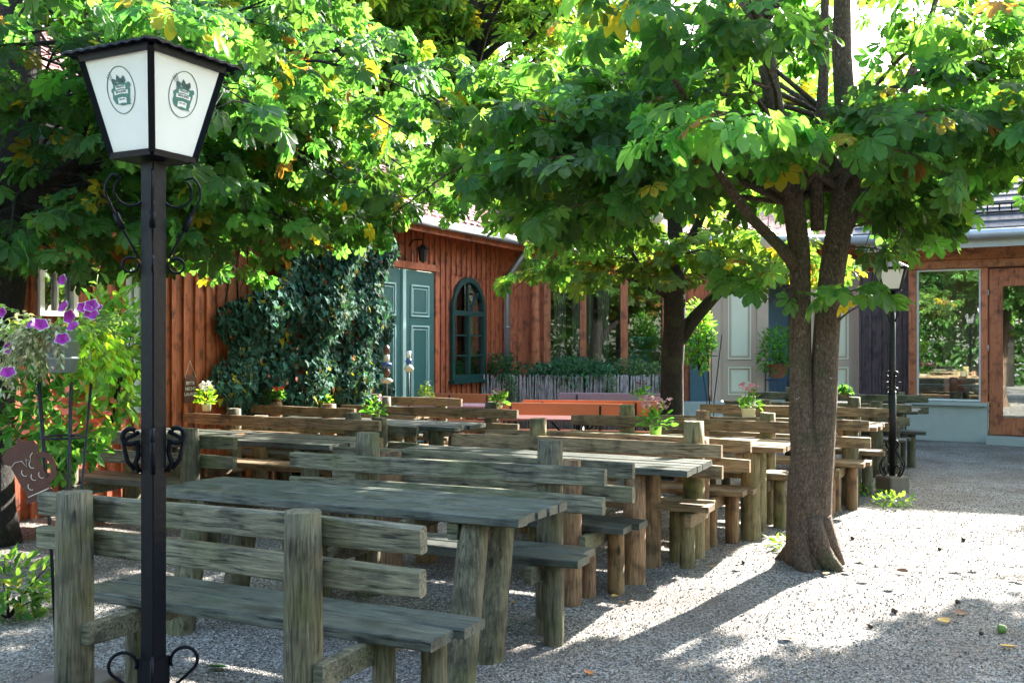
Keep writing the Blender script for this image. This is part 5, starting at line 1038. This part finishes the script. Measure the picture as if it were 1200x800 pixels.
LF = [(1009, 659, 0, 'big yellow dry leaf right of the trunk base'), (1028, 663, 0, 'small yellow leaf right of the big yellow one'), (968, 674, 0, 'yellow leaf just below the trunk base'), (993, 671, 2, 'brown leaf below right of the trunk base'), (1140, 667, 2, 'brown leaf in the sunlit gravel, farther right'), (1195, 680, 1, 'orange leaf at the right edge'), (915, 638, 1, 'orange leaf left of the trunk base'), (864, 668, 1, 'red-orange leaf between the bench legs and the trunk'), (1057, 671, 2, 'small brown leaf in the middle of the sunlit gravel'), (1013, 680, 2, 'thin brown leaf below the big yellow one'), (923, 745, 0, 'yellow leaf on the lower left of the sunlit gravel'), (1125, 720, 2, 'brown leaf pair on the shade edge'), (1182, 762, 0, 'tan leaf below the green apple'), (1106, 729, 0, 'tan leaf left on the shade edge'), (1078, 616, 0, 'yellow leaf far back in the sunlit gravel'), (1120, 668, 0, 'pale leaf near the farther brown leaf'), (1187, 678, 2, 'brown scrap beside the orange leaf'), (948, 664, 1, 'upright orange leaf against the trunk base'), (40, 690, 1, 'tan leaf on the gravel at the left edge'), (690, 786, 1, 'orange leaf under the front table'), (1042, 690, 2, 'dark scrap in the lower sunlit gravel')]
for px, py, c_, lb in LF: dry_leaf(px, py, lb, DL[c_], random.uniform(.055, .10))
for k in range(46):
    px, py = (random.uniform(10, 60), random.uniform(590, 640)) if k < 3 else random.choice(((random.uniform(440, 900), random.uniform(610, 690)), (random.uniform(560, 840), random.uniform(650, 730)), (random.uniform(1000, 1190), random.uniform(560, 700))))
    kc = random.choice((1, 2, 2, 0))
    dry_leaf(px, py, 'small ' + ('yellow', 'orange', 'dark brown')[kc] + ' dry leaf scrap ' + ('on the open gravel right of the big trunk' if px > 990 else 'on the gravel at the foot of the left tree' if px < 100 else 'on the gravel among the log legs under the benches'), DL[kc], random.uniform(.03, .06))
dry_leaf(254, 783, 'single fresh green leaf on the gravel beside the lamp post', flat('fresh_leaf', (.06, .25, .03), .5), .11)
for k, px in enumerate((268, 282, 292)): 
    p = rsx(px, 6.85 + .08 * k, .79); o = dry_leaf(px, 510, ('left', 'middle', 'right')[k] + ' dry leaf of the three on the long grey table', DL[1 if k else 2], .09, p.z, p.y); o.location = p
CK = [(1101, 643, 'dark conker at the back of the sunlit gravel'), (1122, 705, 'dark conker on the shade edge'), (1048, 716, 'brown conker in the lower middle of the sunlit gravel'), (1020, 733, 'black conker near the lower sunlit tongue'), (999, 632, 'conker behind the big yellow leaf'), (1150, 744, 'dark conker left of the green apple'), (871, 661, 'grey husk beside the red-orange leaf'), (1129, 632, 'small conker at the back right of the sunlit gravel')]
CM = flat('conker_husk', (.06, .035, .02), .5)
for px, py, lb in CK:
    Y = 1840 / (py - 404); b = MB(); r = random.uniform(.014, .02); b.lathe([(r * math.sin(R(a)) * (1 + .1 * math.sin(a)), r * (1 - math.cos(R(a))) * .9) for a in range(0, 181, 20)], n=12); o = b.build('conker', CM); X_ = (px - 600) / 1150 * Y; o.location = (X_, Y, gz(X_, Y) - .014); tag(o, lb, 'conker', 'conkers on the gravel')
Y = 1840 / (742 - 404); b = MB(); r = .026; b.lathe([(0, .006), (.01, 0), (.02, .004), (r, .024), (.022, .042), (.010, .048), (0, .042)], n=16); ap = b.build('green_apple', flat('apple_skin', (.14, .24, .05), .35)); X_ = (1174 - 600) / 1150 * Y; ap.location = (X_, Y, gz(X_, Y) - .012); tag(ap, 'small green apple on the gravel near the right edge', 'apple')
